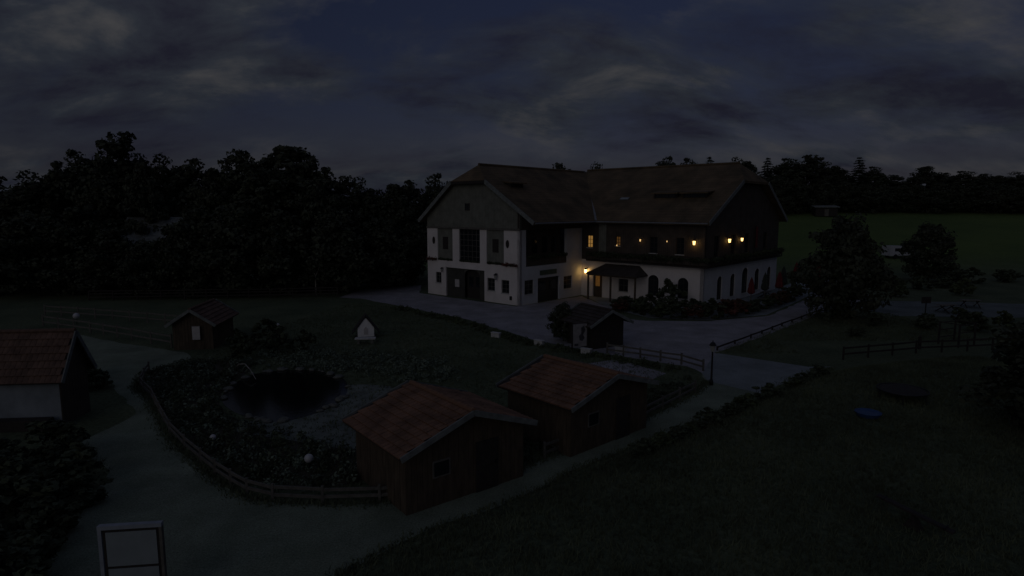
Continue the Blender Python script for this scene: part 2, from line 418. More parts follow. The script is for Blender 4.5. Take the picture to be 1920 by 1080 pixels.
park = [(-19.5, 68.5), (-16.9, 67.5), (-11.4, 62.2), (-4.3, 54.9), (1.6, 46.0), (6.2, 41.7), (11.1, 38.1), (11.6, 36.5), (14.2, 41.8), (21, 48.6), (29.3, 57.6), (34, 62), (42, 70), (36, 72), (30.5, 64.5), (24, 56.5), (17.5, 53.7), (12, 53.9), (9.8, 55.5), (10.0, 60.5), (8.0, 69.5), (0.4, 61.9), (-11, 72), (-11.8, 79.4), (-18.5, 75.0)]
sheet('parking_area', worn(park, .12, .8, 2), 0.016, 'paving')
sheet('side_road', [(11.6, 36.55), (14.15, 41.7), (18.8, 37.95), (20.3, 38.0), (17.3, 35.75), (13.5, 32.3), (11.4, 34.7)], 0.012, 'asphalt')
sheet('plaza', [(35.5, 56.5), (46, 55.5), (58, 57.0), (60, 62), (48, 65), (38, 66), (35.0, 62)], 0.012, 'plaza_gravel')
sheet('terrace', [(10.0, 60.2), (12.6, 55.4), (17.5, 54.2), (24, 57), (30.5, 65), (36.5, 73), (52, 88), (46, 92), (33, 76), (19.1, 60.3), (8.2, 70)], 0.020, 'asphalt')
sheet('garden_bed', spline([(-22.0, 36.2), (-19.0, 31.6), (-15.2, 26.5), (-12.2, 23.4), (-10.0, 21.5), (-7.5, 20.8), (-5.2, 22.0), (-6.5, 24.5), (-9.5, 26.0), (-14.0, 29.0), (-16.0, 33.0), (-16.5, 38.0), (-20, 39.6)], 4, True), 0.006, 'soil')
sheet('gravel_shore', spline([(-13.0, 27.0), (-9.5, 25.5), (-6.2, 24.6), (-4.6, 27.0), (-5.0, 31.0), (-6.4, 33.4), (-9.4, 33.8), (-9.0, 30.5), (-11.5, 28.5)], 5, True), 0.010, 'beach')
sheet('hut_forecourt', [(7.0, 39.9), (9.4, 36.4), (8.2, 35.0), (6.2, 36.2), (4.6, 38.6)], 0.013, 'paving')
POND = spline([(-14.9, 30.6), (-12.9, 28.6), (-10.8, 27.9), (-9.2, 29.8), (-9.0, 32.4), (-10.2, 35.5), (-13.0, 37.2), (-15.6, 36.2), (-15.8, 33.0)], 6, True)
pond = sheet('pond', POND, 0.014, 'water')

rnd = random.Random(5)
def rock_mesh(seed):
    r_ = random.Random(seed); mb = MB()
    prof = [(0.02, -0.30), (0.42, -0.22), (0.52, 0.02), (0.36, 0.26), (0.02, 0.33)]
    k = [[r_.uniform(0.78, 1.2) for _ in range(7)] for _ in range(5)]
    mb.lathe(prof, n=7, wob=lambda j, i: k[i][j]); me = mb.mesh('stone'); me.materials.append(MATS['stone']); me.shade_smooth(); return me
ROCKS = [rock_mesh(i) for i in range(4)]
for i in range(0, len(POND), 1):
    x, y = POND[i]
    if rnd.random() < 0.62:
        s_ = rnd.uniform(0.16, 0.5)
        link('stone', ROCKS[i % 4], None, pond, (x + rnd.uniform(-.15, .15), y + rnd.uniform(-.15, .15), 0.05), (0, 0, rnd.uniform(0, 6)), (s_ * 1.3, s_, s_ * 0.8))

# ------------------------------------------------------------------ foliage prototypes
def crown_mesh(name, seed, r, z0, z1, clumps, per, leaf, m, flat=1.0, gap=0.0):
    rng = np.random.default_rng(seed); cs = []
    zc = (z0 + z1) / 2; hz = (z1 - z0) / 2
    for _ in range(clumps):
        d = rng.normal(size=3); d /= np.linalg.norm(d)
        q = rng.uniform(0.25, 1.06) ** 0.6
        wid = 1.0 - 0.35 * max(0, d[2]) * q
        cs.append((d[0] * r * q * wid * rng.uniform(.8, 1.12), d[1] * r * q * wid * rng.uniform(.8, 1.12), zc + d[2] * hz * q))
    cen, nor = [], []
    for c_ in cs:
        rad = r * rng.uniform(0.11, 0.30)
        d = rng.normal(size=(per, 3)); d /= np.linalg.norm(d, axis=1, keepdims=True)
        rr = rad * rng.uniform(0.55, 1.08, size=(per, 1))
        p_ = np.array(c_) + d * rr * np.array([1, 1, flat])
        cen.append(p_); nor.append(d + rng.normal(scale=0.55, size=(per, 3)))
    cen = np.concatenate(cen); nor = np.concatenate(nor)
    ok = cen[:, 2] > 0.02; cen, nor = cen[ok], nor[ok]
    me = quads_mesh(name, cen, nor, leaf * rng.uniform(0.6, 1.3, len(cen)), 0.62, rng)
    me.materials.append(MATS[m]); return me
def trunk_mesh(seed, h, r, limbs=6, m='bark', spread=0.35):
    r_ = random.Random(seed); mb = MB()
    pts = [(0, 0, -0.1)]; x = y = 0
    for k in range(1, 7):
        x += r_.uniform(-.12, .12); y += r_.uniform(-.12, .12); pts.append((x, y, h * k / 6))
    mb.tube(pts, [r * 1.35] + [r * (1 - 0.8 * k / 6) for k in range(1, 7)], 8)
    for k in range(limbs):
        z = h * r_.uniform(0.25, 0.85); a = r_.uniform(0, 6.28); L = h * spread * r_.uniform(0.5, 1)
        p0 = Vector((0, 0, z)); p1 = p0 + Vector((math.cos(a) * L * .5, math.sin(a) * L * .5, L * .35)); p2 = p0 + Vector((math.cos(a) * L, math.sin(a) * L, L * .9))
        mb.tube([p0, p1, p2], [r * .4, r * .28, r * .1], 5)
    me = mb.mesh('trunk'); me.materials.append(MATS[m]); me.shade_smooth(); return me
def conifer_mesh(seed, r, h, m):
    rng = np.random.default_rng(seed); cen, nor = [], []
    lv = 22
    for k in range(lv):
        t = k / (lv - 1); z = 0.6 + (h - 0.8) * t; rad = r * (1 - t) ** 0.7 * rng.uniform(.8, 1.12) + 0.35
        nb = max(9, int(13 * (1 - t) + 6))
        for b_ in range(nb):
            a = rng.uniform(0, 6.283); L = rad * rng.uniform(.7, 1.1); nq = max(5, int(L * 10))
            s_ = np.linspace(0.12, 1, nq)
            px = np.stack([np.cos(a) * L * s_, np.sin(a) * L * s_, z - 0.28 * L * s_ ** 1.5], 1) + rng.normal(scale=0.10, size=(nq, 3))
            cen.append(px); nor.append(np.stack([np.full(nq, np.cos(a) * .4), np.full(nq, np.sin(a) * .4), np.ones(nq)], 1) + rng.normal(scale=.5, size=(nq, 3)))
    cen = np.concatenate(cen); nor = np.concatenate(nor)
    me = quads_mesh('crown', cen, nor, 0.30 * rng.uniform(.6, 1.3, len(cen)), 0.5, rng); me.materials.append(MATS[m]); return me

BROAD = [(trunk_mesh(20 + i, 9.5, 0.26), crown_mesh('crown', 40 + i, 3.6, 1.2, 15, 150, 66, 0.25, 'leaf_dark', .8)) for i in range(5)]
CONI = [(trunk_mesh(35 + i, 12.0, 0.2, 0), conifer_mesh(80 + i, 3.2, 15.0, 'leaf_conifer')) for i in range(3)]
BUSHY = [(trunk_mesh(70 + i, 3.2, 0.10, 5), crown_mesh('crown', 90 + i, 3.6, 0.1, 8.5, 140, 66, 0.21, 'leaf_dark', .8)) for i in range(3)]
SHRUB = [(trunk_mesh(75 + i, 0.6, 0.03, 4), crown_mesh('crown', 110 + i, 0.55, 0.05, 1.15, 26, 26, 0.085, mm, .8)) for i, mm in enumerate(['leaf_hedge', 'leaf_hedge', 'leaf_pale', 'leaf_flower', 'leaf_mid'])]

ORD = ['first', 'second', 'third', 'fourth', 'fifth', 'sixth', 'seventh', 'eighth', 'ninth', 'tenth', 'eleventh', 'twelfth', 'thirteenth', 'fourteenth', 'fifteenth', 'sixteenth', 'seventeenth', 'eighteenth', 'nineteenth', 'twentieth', 'twenty-first', 'twenty-second', 'twenty-third', 'twenty-fourth', 'twenty-fifth', 'twenty-sixth', 'twenty-seventh', 'twenty-eighth', 'twenty-ninth', 'thirtieth']
def tree(name, proto, x, y, wid, top, label, cat, group, z=None, rz=None, pw=7.2, ph=15.0):
    z = gz(x, y) if z is None else z
    e = empty(name, (x, y, z), rnd.uniform(0, 6.28) if rz is None else rz)
    e.scale = (wid / pw, wid / pw, (top - z) / ph)
    link('trunk', proto[0], None, e); link('crown', proto[1], None, e)
    return tag(e, label, cat, group)

# ------------------------------------------------------------------ the inn (local frame: x along the long side, y along the gable front)
TH = 0.838
inn = empty('inn_building', (0.78, 62.38, 0), TH)
tag(inn, 'large white plastered inn with dark timber upper floor and broad tiled roofs', 'building')
def wall(name, mp, u0, u1, z0, z1, holes, m, t=0.35, parent=inn):
    """wall with real openings; mp(u, d, z) maps along / inward depth / height"""
    us = sorted({u0, u1, *[h[0] for h in holes], *[h[1] for h in holes]}); zs = sorted({z0, z1, *[h[2] for h in holes], *[h[3] for h in holes]})
    us = [u for u in us if u0 <= u <= u1]; zs = [z for z in zs if z0 <= z <= z1]
    solid = lambda i, j: 0 <= i < len(us) - 1 and 0 <= j < len(zs) - 1 and not any(h[0] - 1e-6 <= us[i] and us[i + 1] <= h[1] + 1e-6 and h[2] - 1e-6 <= zs[j] and zs[j + 1] <= h[3] + 1e-6 for h in holes)
    mb = MB()
    for i in range(len(us) - 1):
        for j in range(len(zs) - 1):
            if not solid(i, j): continue
            a, b_, c, d = us[i], us[i + 1], zs[j], zs[j + 1]
            for dd in (0, t): mb.add([mp(a, dd, c), mp(b_, dd, c), mp(b_, dd, d), mp(a, dd, d)], [(0, 1, 2, 3)])
            for (ii, jj, q) in ((i - 1, j, (a, a, c, d)), (i + 1, j, (b_, b_, c, d)), (i, j - 1, (a, b_, c, c)), (i, j + 1, (a, b_, d, d))):
                if not solid(ii, jj):
                    if q[0] == q[1]: mb.add([mp(q[0], 0, q[2]), mp(q[0], t, q[2]), mp(q[0], t, q[3]), mp(q[0], 0, q[3])], [(0, 1, 2, 3)])
                    else: mb.add([mp(q[0], 0, q[2]), mp(q[0], t, q[2]), mp(q[1], t, q[2]), mp(q[1], 0, q[2])], [(0, 1, 2, 3)])
    return mb.build(name, m, parent)
gab = lambda u, d, z: (d, u, z)                    # gable front, plane x = 0
sid = lambda u, d, z: (u, d, z)                    # long side, plane y = 0
wlf = lambda u, d, z: (10.83 + d, u, z)            # wing, face towards the front court
wgb = lambda u, d, z: (u, -14.8 + d, z)            # wing, gable end
def panel(mb, mp, u0, u1, d0, d1, z0, z1):
    q = [mp(u0, d0, z0), mp(u1, d0, z0), mp(u1, d1, z0), mp(u0, d1, z0), mp(u0, d0, z1), mp(u1, d0, z1), mp(u1, d1, z1), mp(u0, d1, z1)]
    return mb.add(q, [(0, 3, 2, 1), (4, 5, 6, 7), (0, 1, 5, 4), (1, 2, 6, 5), (2, 3, 7, 6), (3, 0, 4, 7)])
def window(mp, u0, u1, z0, z1, cols=2, rows=3, glass='glass_dark', d=0.14, sill=True, name='window', panes=False, fm='wood_grey', parent=inn, label=None):
    f = MB(); w = 0.07
    panel(f, mp, u0, u1, d - .03, d + .06, z0, z0 + w); panel(f, mp, u0, u1, d - .03, d + .06, z1 - w, z1)
    panel(f, mp, u0, u0 + w, d - .03, d + .06, z0 + w, z1 - w); panel(f, mp, u1 - w, u1, d - .03, d + .06, z0 + w, z1 - w)
    for k in range(1, cols):
        u = u0 + (u1 - u0) * k / cols; panel(f, mp, u - .025, u + .025, d - .02, d + .05, z0 + w, z1 - w)
    for k in range(1, rows):
        z = z0 + (z1 - z0) * k / rows; panel(f, mp, u0 + w, u1 - w, d - .018, d + .045, z - .022, z + .022)
    o = f.build(name, fm, parent)
    if label: o['label'] = label
    if panes:
        for i in range(cols):
            for j in range(rows):
                panel(MB(), mp, u0 + (u1 - u0) * i / cols + .02, u0 + (u1 - u0) * (i + 1) / cols - .02, d + .01, d + .022, z0 + (z1 - z0) * j / rows + .02, z0 + (z1 - z0) * (j + 1) / rows - .02).build('pane', glass, o)
    else:
        panel(MB(), mp, u0 + .03, u1 - .03, d + .01, d + .022, z0 + .03, z1 - .03).build('pane', glass, o)
    if sill: panel(MB(), mp, u0 - .06, u1 + .06, -.08, d - .03, z0 - .07, z0 + .001).build('sill', 'pale_stone', o)
    return o

# gable front
wall('gable_wall', gab, 0, 14.4, 0, 7.75, [(12.02, 12.98, 1.4, 2.65), (5.05, 11.25, 0, 3.3), (3.5, 4.62, 1.22, 2.58), (1.45, 2.55, 1.12, 2.52), (10.05, 12.6, 4.05, 7.75), (5.71, 8.97, 4.05, 7.75), (2.19, 4.72, 4.05, 7.75)], 'plaster')
window(gab, 12.02, 12.98, 1.4, 2.65); window(gab, 3.5, 4.62, 1.22, 2.58); window(gab, 1.45, 2.55, 1.12, 2.52)
bw = window(gab, 5.71, 8.97, 4.05, 7.73, 5, 6, panes=True, sill=False, name='hall_window', fm='wood_grey', label='tall many-paned hall window between two plaster piers')
for u0, u1 in ((10.05, 12.6), (2.19, 4.72)):
    o = panel(MB(), gab, u0, u1, .10, .2, 4.05, 7.75).build('board_infill', 'boards_green', inn)
    c_ = (u0 + u1) / 2
    f = MB(); panel(f, gab, c_ - .42, c_ + .42, .05, .099, 5.35, 6.75); f.build('shutter', 'wood_dark', o)
# gate: boarded leaves either side of an arched doorway
GA, GB, GC, GD = 5.05, 5.97, 8.36, 11.25
o = panel(MB(), gab, GC, GD, .18, .28, 0, 3.3).build('gate_leaf', 'boards_gate', inn)
panel(MB(), gab, 9.2, 9.9, .16, .179, 1.15, 2.0).build('notice', 'poster', o)
panel(MB(), gab, GA, GB, .18, .28, 0, 3.3).build('gate_leaf', 'boards_gate', inn)
f = MB(); arc = [(math.cos(math.pi * k / 14), math.sin(math.pi * k / 14)) for k in range(15)]
rr_ = (GC - GB) / 2; cc = (GC + GB) / 2; zt = 2.55
for (c0, s0), (c1, s1) in zip(arc, arc[1:]):
    f.add([gab(cc + c0 * rr_, .2, zt + s0 * .72), gab(cc + c1 * rr_, .2, zt + s1 * .72), gab(cc + c1 * rr_, .2, 3.3), gab(cc + c0 * rr_, .2, 3.3)], [(0, 1, 2, 3)])
f.build('arch_spandrel', 'boards_gate', inn)
dd = MB(); panel(dd, gab, GB, GC, .62, .70, 0, 3.29); o = dd.build('entrance_door', 'wood_dark', inn)
for k in (0, 1): panel(MB(), gab, GB + .3 + k * 1.1, GB + 1.0 + k * 1.1, .60, .619, 1.3, 2.4).build('pane', 'glass_dark', o)
# gable triangle with boarding
f = MB(); f.prism([(0.02, 0, 7.75), (0.02, 14.4, 7.75), (0.02, 14.4, 9.05), (0.02, 9.6, 12.55), (0.02, 4.6, 12.55), (0.02, 0, 9.75)], (0.3, 0, 0)); f.build('gable_boarding', 'boards_green', inn)
window(gab, 7.25, 7.95, 9.75, 10.5, 2, 1, sill=False, d=-.03, fm='wood_dark')
f = MB(); panel(f, gab, -.05, 14.45, -.10, .02, 7.70, 7.92); f.build('cornice_board', 'wood_grey', inn)
# long side
wall('side_wall', sid, 0, 10.83, 0, 7.75, [(.78, 2.24, 1.05, 2.55), (2.93, 6.7, 0, 2.6), (7.46, 9.0, 1.0, 2.45), (1.0, 7.96, 3.95, 7.75)], 'plaster_shade_grey')
window(sid, .78, 2.24, 1.05, 2.55); window(sid, 7.46, 9.0, 1.0, 2.45)
o = panel(MB(), sid, 2.93, 6.7, .22, .3, 0, 2.6).build('barn_door', 'boards_dark', inn)
panel(MB(), sid, 3.3, 4.5, .2, .219, 1.2, 2.2).build('pane', 'glass_dark', o); panel(MB(), sid, 5.1, 6.3, .2, .219, 1.2, 2.2).build('pane', 'glass_dark', o)
o = panel(MB(), sid, 1.0, 7.96, .9, 1.0, 3.95, 9.0).build('loggia_wall', 'boards_dark', inn)
for u in (1.7, 3.4, 5.1, 6.7): panel(MB(), sid, u - .45, u + .45, .87, .899, 5.2, 6.9).build('pane', 'glass_dark', o)
panel(MB(), sid, 1.0, 7.96, .36, .9, 3.8, 3.95).build('loggia_floor', 'wood_dark', inn)
panel(MB(), sid, 1.0, 7.96, .05, .12, 4.0, 5.0).build('loggia_rail', 'boards_dark', inn)
f = MB(); panel(f, sid, 0, 10.83, .04, .3, 7.75, 9.75); f.build('frieze_boarding', 'boards_dark', inn)
panel(MB(), sid, 3.25, 6.1, -.06, -.005, 2.9, 3.42).build('fascia_sign', 'sign_green', inn)
# wing, court face
archs = lambda c_, w_, zb, zt_: (c_ - w_, c_ + w_, zb, zt_)
wall('wing_wall', wlf, -14.8, 0, 0, 4.2, [(-2.85, -1.6, 0, 2.6), (-6.2, -5.0, 0.9, 2.3), archs(-9.25, .62, 0.8, 3.0), archs(-12.62, .58, 0.8, 2.95)], 'plaster')
o = panel(MB(), wlf, -2.85, -1.6, .2, .28, 0, 2.6).build('porch_door', 'wood_brown', inn)
panel(MB(), wlf, -2.42, -1.85, .17, .199, 1.2, 2.4).build('pane', 'glass_dim', o)
window(wlf, -6.2, -5.0, .9, 2.3, 2, 2)
def arch_window(mp, c_, w_, zb, zt_):
    o = window(mp, c_ - w_, c_ + w_, zb, zt_, 2, 4, fm='wood_dark')
    f = MB()
    for (c0, s0), (c1, s1) in zip(arc, arc[1:]):
        f.add([mp(c_ + c0 * w_, .005, zt_ - w_ + s0 * w_), mp(c_ + c1 * w_, .005, zt_ - w_ + s1 * w_), mp(c_ + c1 * w_, .005, zt_), mp(c_ + c0 * w_, .005, zt_)], [(0, 1, 2, 3)])
    f.build('arch_head', 'plaster', o)
arch_window(wlf, -9.25, .62, .8, 3.0); arch_window(wlf, -12.62, .58, .8, 2.95)
wall('wing_timber_wall', wlf, -14.8, -.02, 4.2, 9.0, [(-1.48, -.74, 5.55, 6.95), (-5.1, -4.5, 5.9, 6.95), (-9.6, -8.7, 5.3, 7.0), (-12.6, -11.7, 5.3, 7.0)], 'boards_dark', .3)
window(wlf, -1.48, -.74, 5.55, 6.95, 2, 3, 'glass_lit', fm='wood_dark', label='lit window glowing amber'); window(wlf, -5.1, -4.5, 5.9, 6.95, 2, 3, 'glass_dim', fm='wood_dark', label='dimly lit window')
window(wlf, -9.6, -8.7, 5.3, 7.0, 2, 3, fm='wood_dark'); window(wlf, -12.6, -11.7, 5.3, 7.0, 2, 3, fm='wood_dark')
panel(MB(), wlf, -3.35, -2.37, -.12, -.002, 4.2, 8.4).build('pier', 'boards_green', inn)
# wing, gable end
AX = [(14.73, .6, 2.95), (18.1, .62, 2.95), (21.5, .85, 3.35), (25.15, .7, 3.0), (29.0, .62, 2.95)]
wall('wing_gable_wall', wgb, 10.83, 31.5, 0, 4.15, [archs(c_, w_, .5, z_) for c_, w_, z_ in AX], 'plaster_shade_grey')
for c_, w_, z_ in AX: arch_window(wgb, c_, w_, .5, z_)
hl = [(13.0, 14.2, 5.0, 7.2), (17.2, 18.4, 5.0, 7.2), (21.0, 22.2, 5.0, 7.2), (26.5, 27.7, 5.0, 7.2)]
wall('wing_gable_timber_wall', wgb, 10.85, 31.5, 4.15, 9.0, hl, 'boards_dark', .3)
for a_, b_, c_, d_ in hl: window(wgb, a_, b_, c_, d_, 2, 4, fm='wood_dark')
f = MB(); f.prism([(10.83, -14.78, 9.0), (31.5, -14.78, 9.0), (24.6, -14.78, 12.55), (18.4, -14.78, 12.55)], (0, .3, 0)); f.build('wing_gable_boarding', 'boards_dark', inn)
MB().prism([(31.3, -14.5, 0), (31.5, -14.5, 0), (31.5, 14.4, 0), (31.3, 14.4, 0)], (0, 0, 9.0)).build('back_wall', 'plaster_shade_grey', inn)
MB().prism([(.4, 14.1, 0), (31.3, 14.1, 0), (31.3, 14.4, 0), (.4, 14.4, 0)], (0, 0, 9.0)).build('back_wall', 'plaster_shade_grey', inn)
# roofs
rf = MB(); T = .28
zr, ze, zh = 14.7, 8.6, 12.9
ym = 7.2; ev = -2.4; k1 = (zr - ze) / (ym - ev); hw = (zr - zh) / k1; kb = (zr - ze) / 8.0; hwb = (zr - zh) / kb
rf.slab([(-.6, ev, ze), (32.3, ev, ze), (32.3, ym, zr), (1.4, ym, zr), (-.6, ym - hw, zh)], T)
rf.slab([(1.4, ym, zr), (32.3, ym, zr), (32.3, 15.2, ze), (-.6, 15.2, ze), (-.6, ym + hwb, zh)], T)
rf.slab([(1.4, ym, zr), (-.6, ym + hwb, zh), (-.6, ym - hw, zh)], T)
ro = rf.build('main_roof', 'roof_tiles', inn)
xm = 22.0; zw = 14.95; k2 = (zw - ze) / (xm - 10.03); hw2 = (zw - zh) / k2; k3 = (zw - ze) / (32.31 - xm); hw3 = (zw - zh) / k3
rf = MB()
rf.slab([(10.03, -15.5, ze), (xm - hw2, -15.5, zh), (xm, -13.4, zw), (xm, ym, zw), (10.03, ym, ze)][::-1], T)
rf.slab([(xm, -13.4, zw), (xm + hw3, -15.5, zh), (32.31, -15.5, ze), (32.31, ym, ze), (xm, ym, zw)][::-1], T)
rf.slab([(xm - hw2, -15.5, zh), (xm + hw3, -15.5, zh), (xm, -13.4, zw)], T)
rw = rf.build('wing_roof', 'roof_tiles', inn)
for ya, yb in ((ev, ym - hw), (15.2, ym + hwb)): MB().bar((-.64, ya, ze - .12), (-.64, yb, zh - .12), .07, .42).build('verge_board', 'verge_pale', ro)
MB().bar((-.64, ym - hw, zh - .2), (-.64, ym + hwb, zh - .2), .07, .3).build('verge_board', 'wood_dark', ro)
for xa, xb in ((10.03, xm - hw2), (32.3, xm + hw3)): MB().bar((xa, -15.54, ze - .12), (xb, -15.54, zh - .12), .07, .4).build('verge_board', 'verge_pale', rw)
MB().tube([(-.5, ev - .06, ze - .12), (10.0, ev - .06, ze - .12)], .08, 8).build('gutter', 'zinc', ro)
MB().tube([(9.97, -15.4, ze - .12), (9.97, ev - .1, ze - .12)], .08, 8).build('gutter', 'zinc', rw)
MB().tube([(1.4, ym, zr + .04), (20.9, ym, zr + .04)], .14, 8).build('ridge_cap', 'roof_tiles', ro)
MB().tube([(xm, -13.4, zw + .04), (xm, ym, zw + .04)], .14, 8).build('ridge_cap', 'roof_tiles', rw)
jn = Vector((xm, ym, zr + .03)); ic = Vector((10.03, ev, ze + .05)); MB().bar(jn, ic, .22, .04).build('valley_gutter', 'zinc', ro)
def skylight(par, x, y, slope_axis, w=.9, h=1.3, painted_glare=False):
    f = MB()
    if slope_axis == 'y':
        z = ze + (y - ev) * k1; ang = math.atan(k1); d = Vector((0, math.cos(ang), math.sin(ang))); s_ = Vector((1, 0, 0))
    else:
        z = ze + (x - 10.03) * k2; ang = math.atan(k2); d = Vector((math.cos(ang), 0, math.sin(ang))); s_ = Vector((0, -1, 0))
    c_ = Vector((x, y, z)); nn = s_.cross(d); nn = nn if nn.z > 0 else -nn
    def quad(a, b_, t0, t1): return [c_ + s_ * i + d * j + nn * t for t in (t0, t1) for i, j in ((-a, -b_), (a, -b_), (a, b_), (-a, b_))]
    bxf = [(0, 3, 2, 1), (4, 5, 6, 7), (0, 1, 5, 4), (1, 2, 6, 5), (2, 3, 7, 6), (3, 0, 4, 7)]
    o = MB().add(quad(w / 2, h / 2, -.05, .08), bxf).build('skylight', 'zinc' if painted_glare else 'metal_dark', par)
    MB().add(quad(w / 2 - .08, h / 2 - .08, .081, .09), bxf).build('pane', 'panel_grey' if painted_glare else 'glass_dark', o)  # sky reflected in the glass is put into the pale pane colour
skylight(rw, 14.6, -3.2, 'x', 1.1, .5, True)
def dormer(par, along, up, w=2.6, h=.85):
    """low shed dormer with a dark window band; along / up are distances along the eaves and in from them"""
    if par is ro: q = lambda u, v, z: (along + u, ev + v, z); kk = k1
    else: q = lambda u, v, z: (10.03 + v, -along - u, z); kk = k2
    z0 = ze + up * kk; back = h / (kk - .12)
    ck = MB()
    for u in (-w / 2, w / 2 - .12): ck.prism([q(u, up, z0 - .1), q(u, up, z0 + h), q(u, up + back, z0 + h + .12 * back)], Vector(q(u + .12, 0, 0)) - Vector(q(u, 0, 0)))
    d = ck.build('dormer', 'wood_dark', par)
    MB().slab([q(-w / 2 - .25, up - .35, z0 + h + .06), q(w / 2 + .25, up - .35, z0 + h + .06), q(w / 2 + .25, up + back + .2, z0 + h + .12 + .12 * back), q(-w / 2 - .25, up + back + .2, z0 + h + .12 + .12 * back)], .14).build('dormer_roof', 'roof_tiles', d)
    for i in range(3):
        a0 = -w / 2 + .14 + i * (w - .28) / 3; a1 = a0 + (w - .28) / 3 - .05
        MB().add([q(a0, up + .06, z0 + .08), q(a1, up + .06, z0 + .08), q(a1, up + .06, z0 + h - .06), q(a0, up + .06, z0 + h - .06), q(a0, up + .1, z0 + .08), q(a1, up + .1, z0 + .08), q(a1, up + .1, z0 + h - .06), q(a0, up + .1, z0 + h - .06)],
                 [(0, 3, 2, 1), (4, 5, 6, 7), (0, 1, 5, 4), (1, 2, 6, 5), (2, 3, 7, 6), (3, 0, 4, 7)]).build('pane', 'glass_dark', d)
dormer(ro, 3.2, 5.6, 2.0, .5); dormer(rw, 8.3, 4.6, 2.7, .55); dormer(rw, 11.7, 4.6, 2.7, .55)
# balcony round the wing with flower boxes
bal = MB(); panel(bal, wlf, -15.4, -1.0, -.6, -.004, 4.1, 4.22); balc = bal.build('balcony', 'wood_dark', inn)
bal = MB(); panel(bal, wgb, 10.83, 31.5, -.6, -.004, 4.1, 4.215); bal.build('balcony_floor', 'wood_dark', balc)
def rail(mp, u0, u1, dpt):
    panel(MB(), mp, u0, u1, dpt - .05, dpt + .05, 5.1, 5.18).build('handrail', 'wood_dark', balc)
    kk = int((u1 - u0) / .9)
    for i in range(kk + 1):
        u = u0 + (u1 - u0) * i / kk; panel(MB(), mp, u - .05, u + .05, dpt - .04, dpt + .04, 4.22, 5.1).build('post', 'wood_dark', balc)
    panel(MB(), mp, u0 + .06, u1 - .06, dpt - .015, dpt + .015, 4.35, 5.0).build('balustrade', 'boards_dark', balc)
rail(wlf, -15.4, -1.0, -.55); rail(wgb, 10.3, 31.5, -.55)
def flower_row(p0, p1, n_, seed, zc, spread=.28, m='leaf_flower', par=inn, name='window_box_flowers', leaf=.085):
    rng = np.random.default_rng(seed); t_ = rng.uniform(0, 1, n_)[:, None]
    p0, p1 = np.array(p0), np.array(p1)
    lump = 0.6 + 0.5 * np.sin(t_ * 31 + seed) * np.sin(t_ * 17 + 2)
    cen = p0 + (p1 - p0) * t_ + rng.normal(scale=spread * .55, size=(n_, 3)) * np.array([1, 1, 1]) * lump
    me = quads_mesh(name, cen, rng.normal(size=(n_, 3)) + np.array([0, 0, .5]), leaf * rng.uniform(.6, 1.3, n_), .6, rng); me.materials.append(MATS[m])
    return tag(link(name, me, None, par), kind='stuff')
flower_row((10.05, -15.4, 4.9), (10.05, -1.2, 4.9), 5200, 3, 0, .36, 'leaf_hedge', balc)
flower_row((10.3, -15.55, 4.9), (31.3, -15.55, 4.9), 6800, 4, 0, .36, 'leaf_hedge', balc)
flower_row((1.2, -.12, 4.9), (7.8, -.12, 4.9), 1500, 6, 0, .26, 'leaf_hedge')
for u0, u1 in ((.2, 2.1), (12.7, 14.2)): flower_row((-.18, u0, 4.15), (-.18, u1, 4.15), 420, int(u0 * 9) + 8, 0, .2)
for u0, u1 in ((2.3, 4.6), (10.15, 12.5), (5.8, 8.9)): flower_row((-.02, u0, 4.2), (-.02, u1, 4.2), 330, int(u0 * 9) + 8, 0, .14, 'leaf_hedge')
# porch canopy at the inner corner
cp = MB(); cp.slab([(10.8, -3.3, 3.85), (10.8, -7.6, 3.85), (8.4, -8.6, 2.95), (8.4, -2.3, 2.95)], .12); cp.slab([(10.8, -7.6, 3.85), (10.8, -8.6, 2.95), (8.4, -8.6, 2.95)], .12); cp.slab([(10.8, -3.3, 3.85), (8.4, -2.3, 2.95), (10.8, -2.3, 2.95)], .12)
por = cp.build('porch_roof', 'hut_tile_dark', inn)
for y in (-2.5, -5.4, -8.4): MB().cbox((8.6, y, 1.42), (.16, .16, 2.84)).build('porch_post', 'wood_brown', por)
MB().bar((8.6, -2.4, 2.78), (8.6, -8.5, 2.78), .14, .16).build('porch_beam', 'wood_brown', por)
# small motifs on the piers
for u in (13.22, 1.66):
    f = MB(); m_ = [(gab(u + math.cos(a) * .22, -.01, 6.3 + math.sin(a) * .42)) for a in [k * math.pi / 8 for k in range(16)]]
    f.prism(m_, (-.05, 0, 0)); f.build('oval_plaque', 'wood_dark', inn)
panel(MB(), gab, 1.05, 1.3, -.12, -.002, .5, .9).build('letter_box', 'metal_dark', inn)

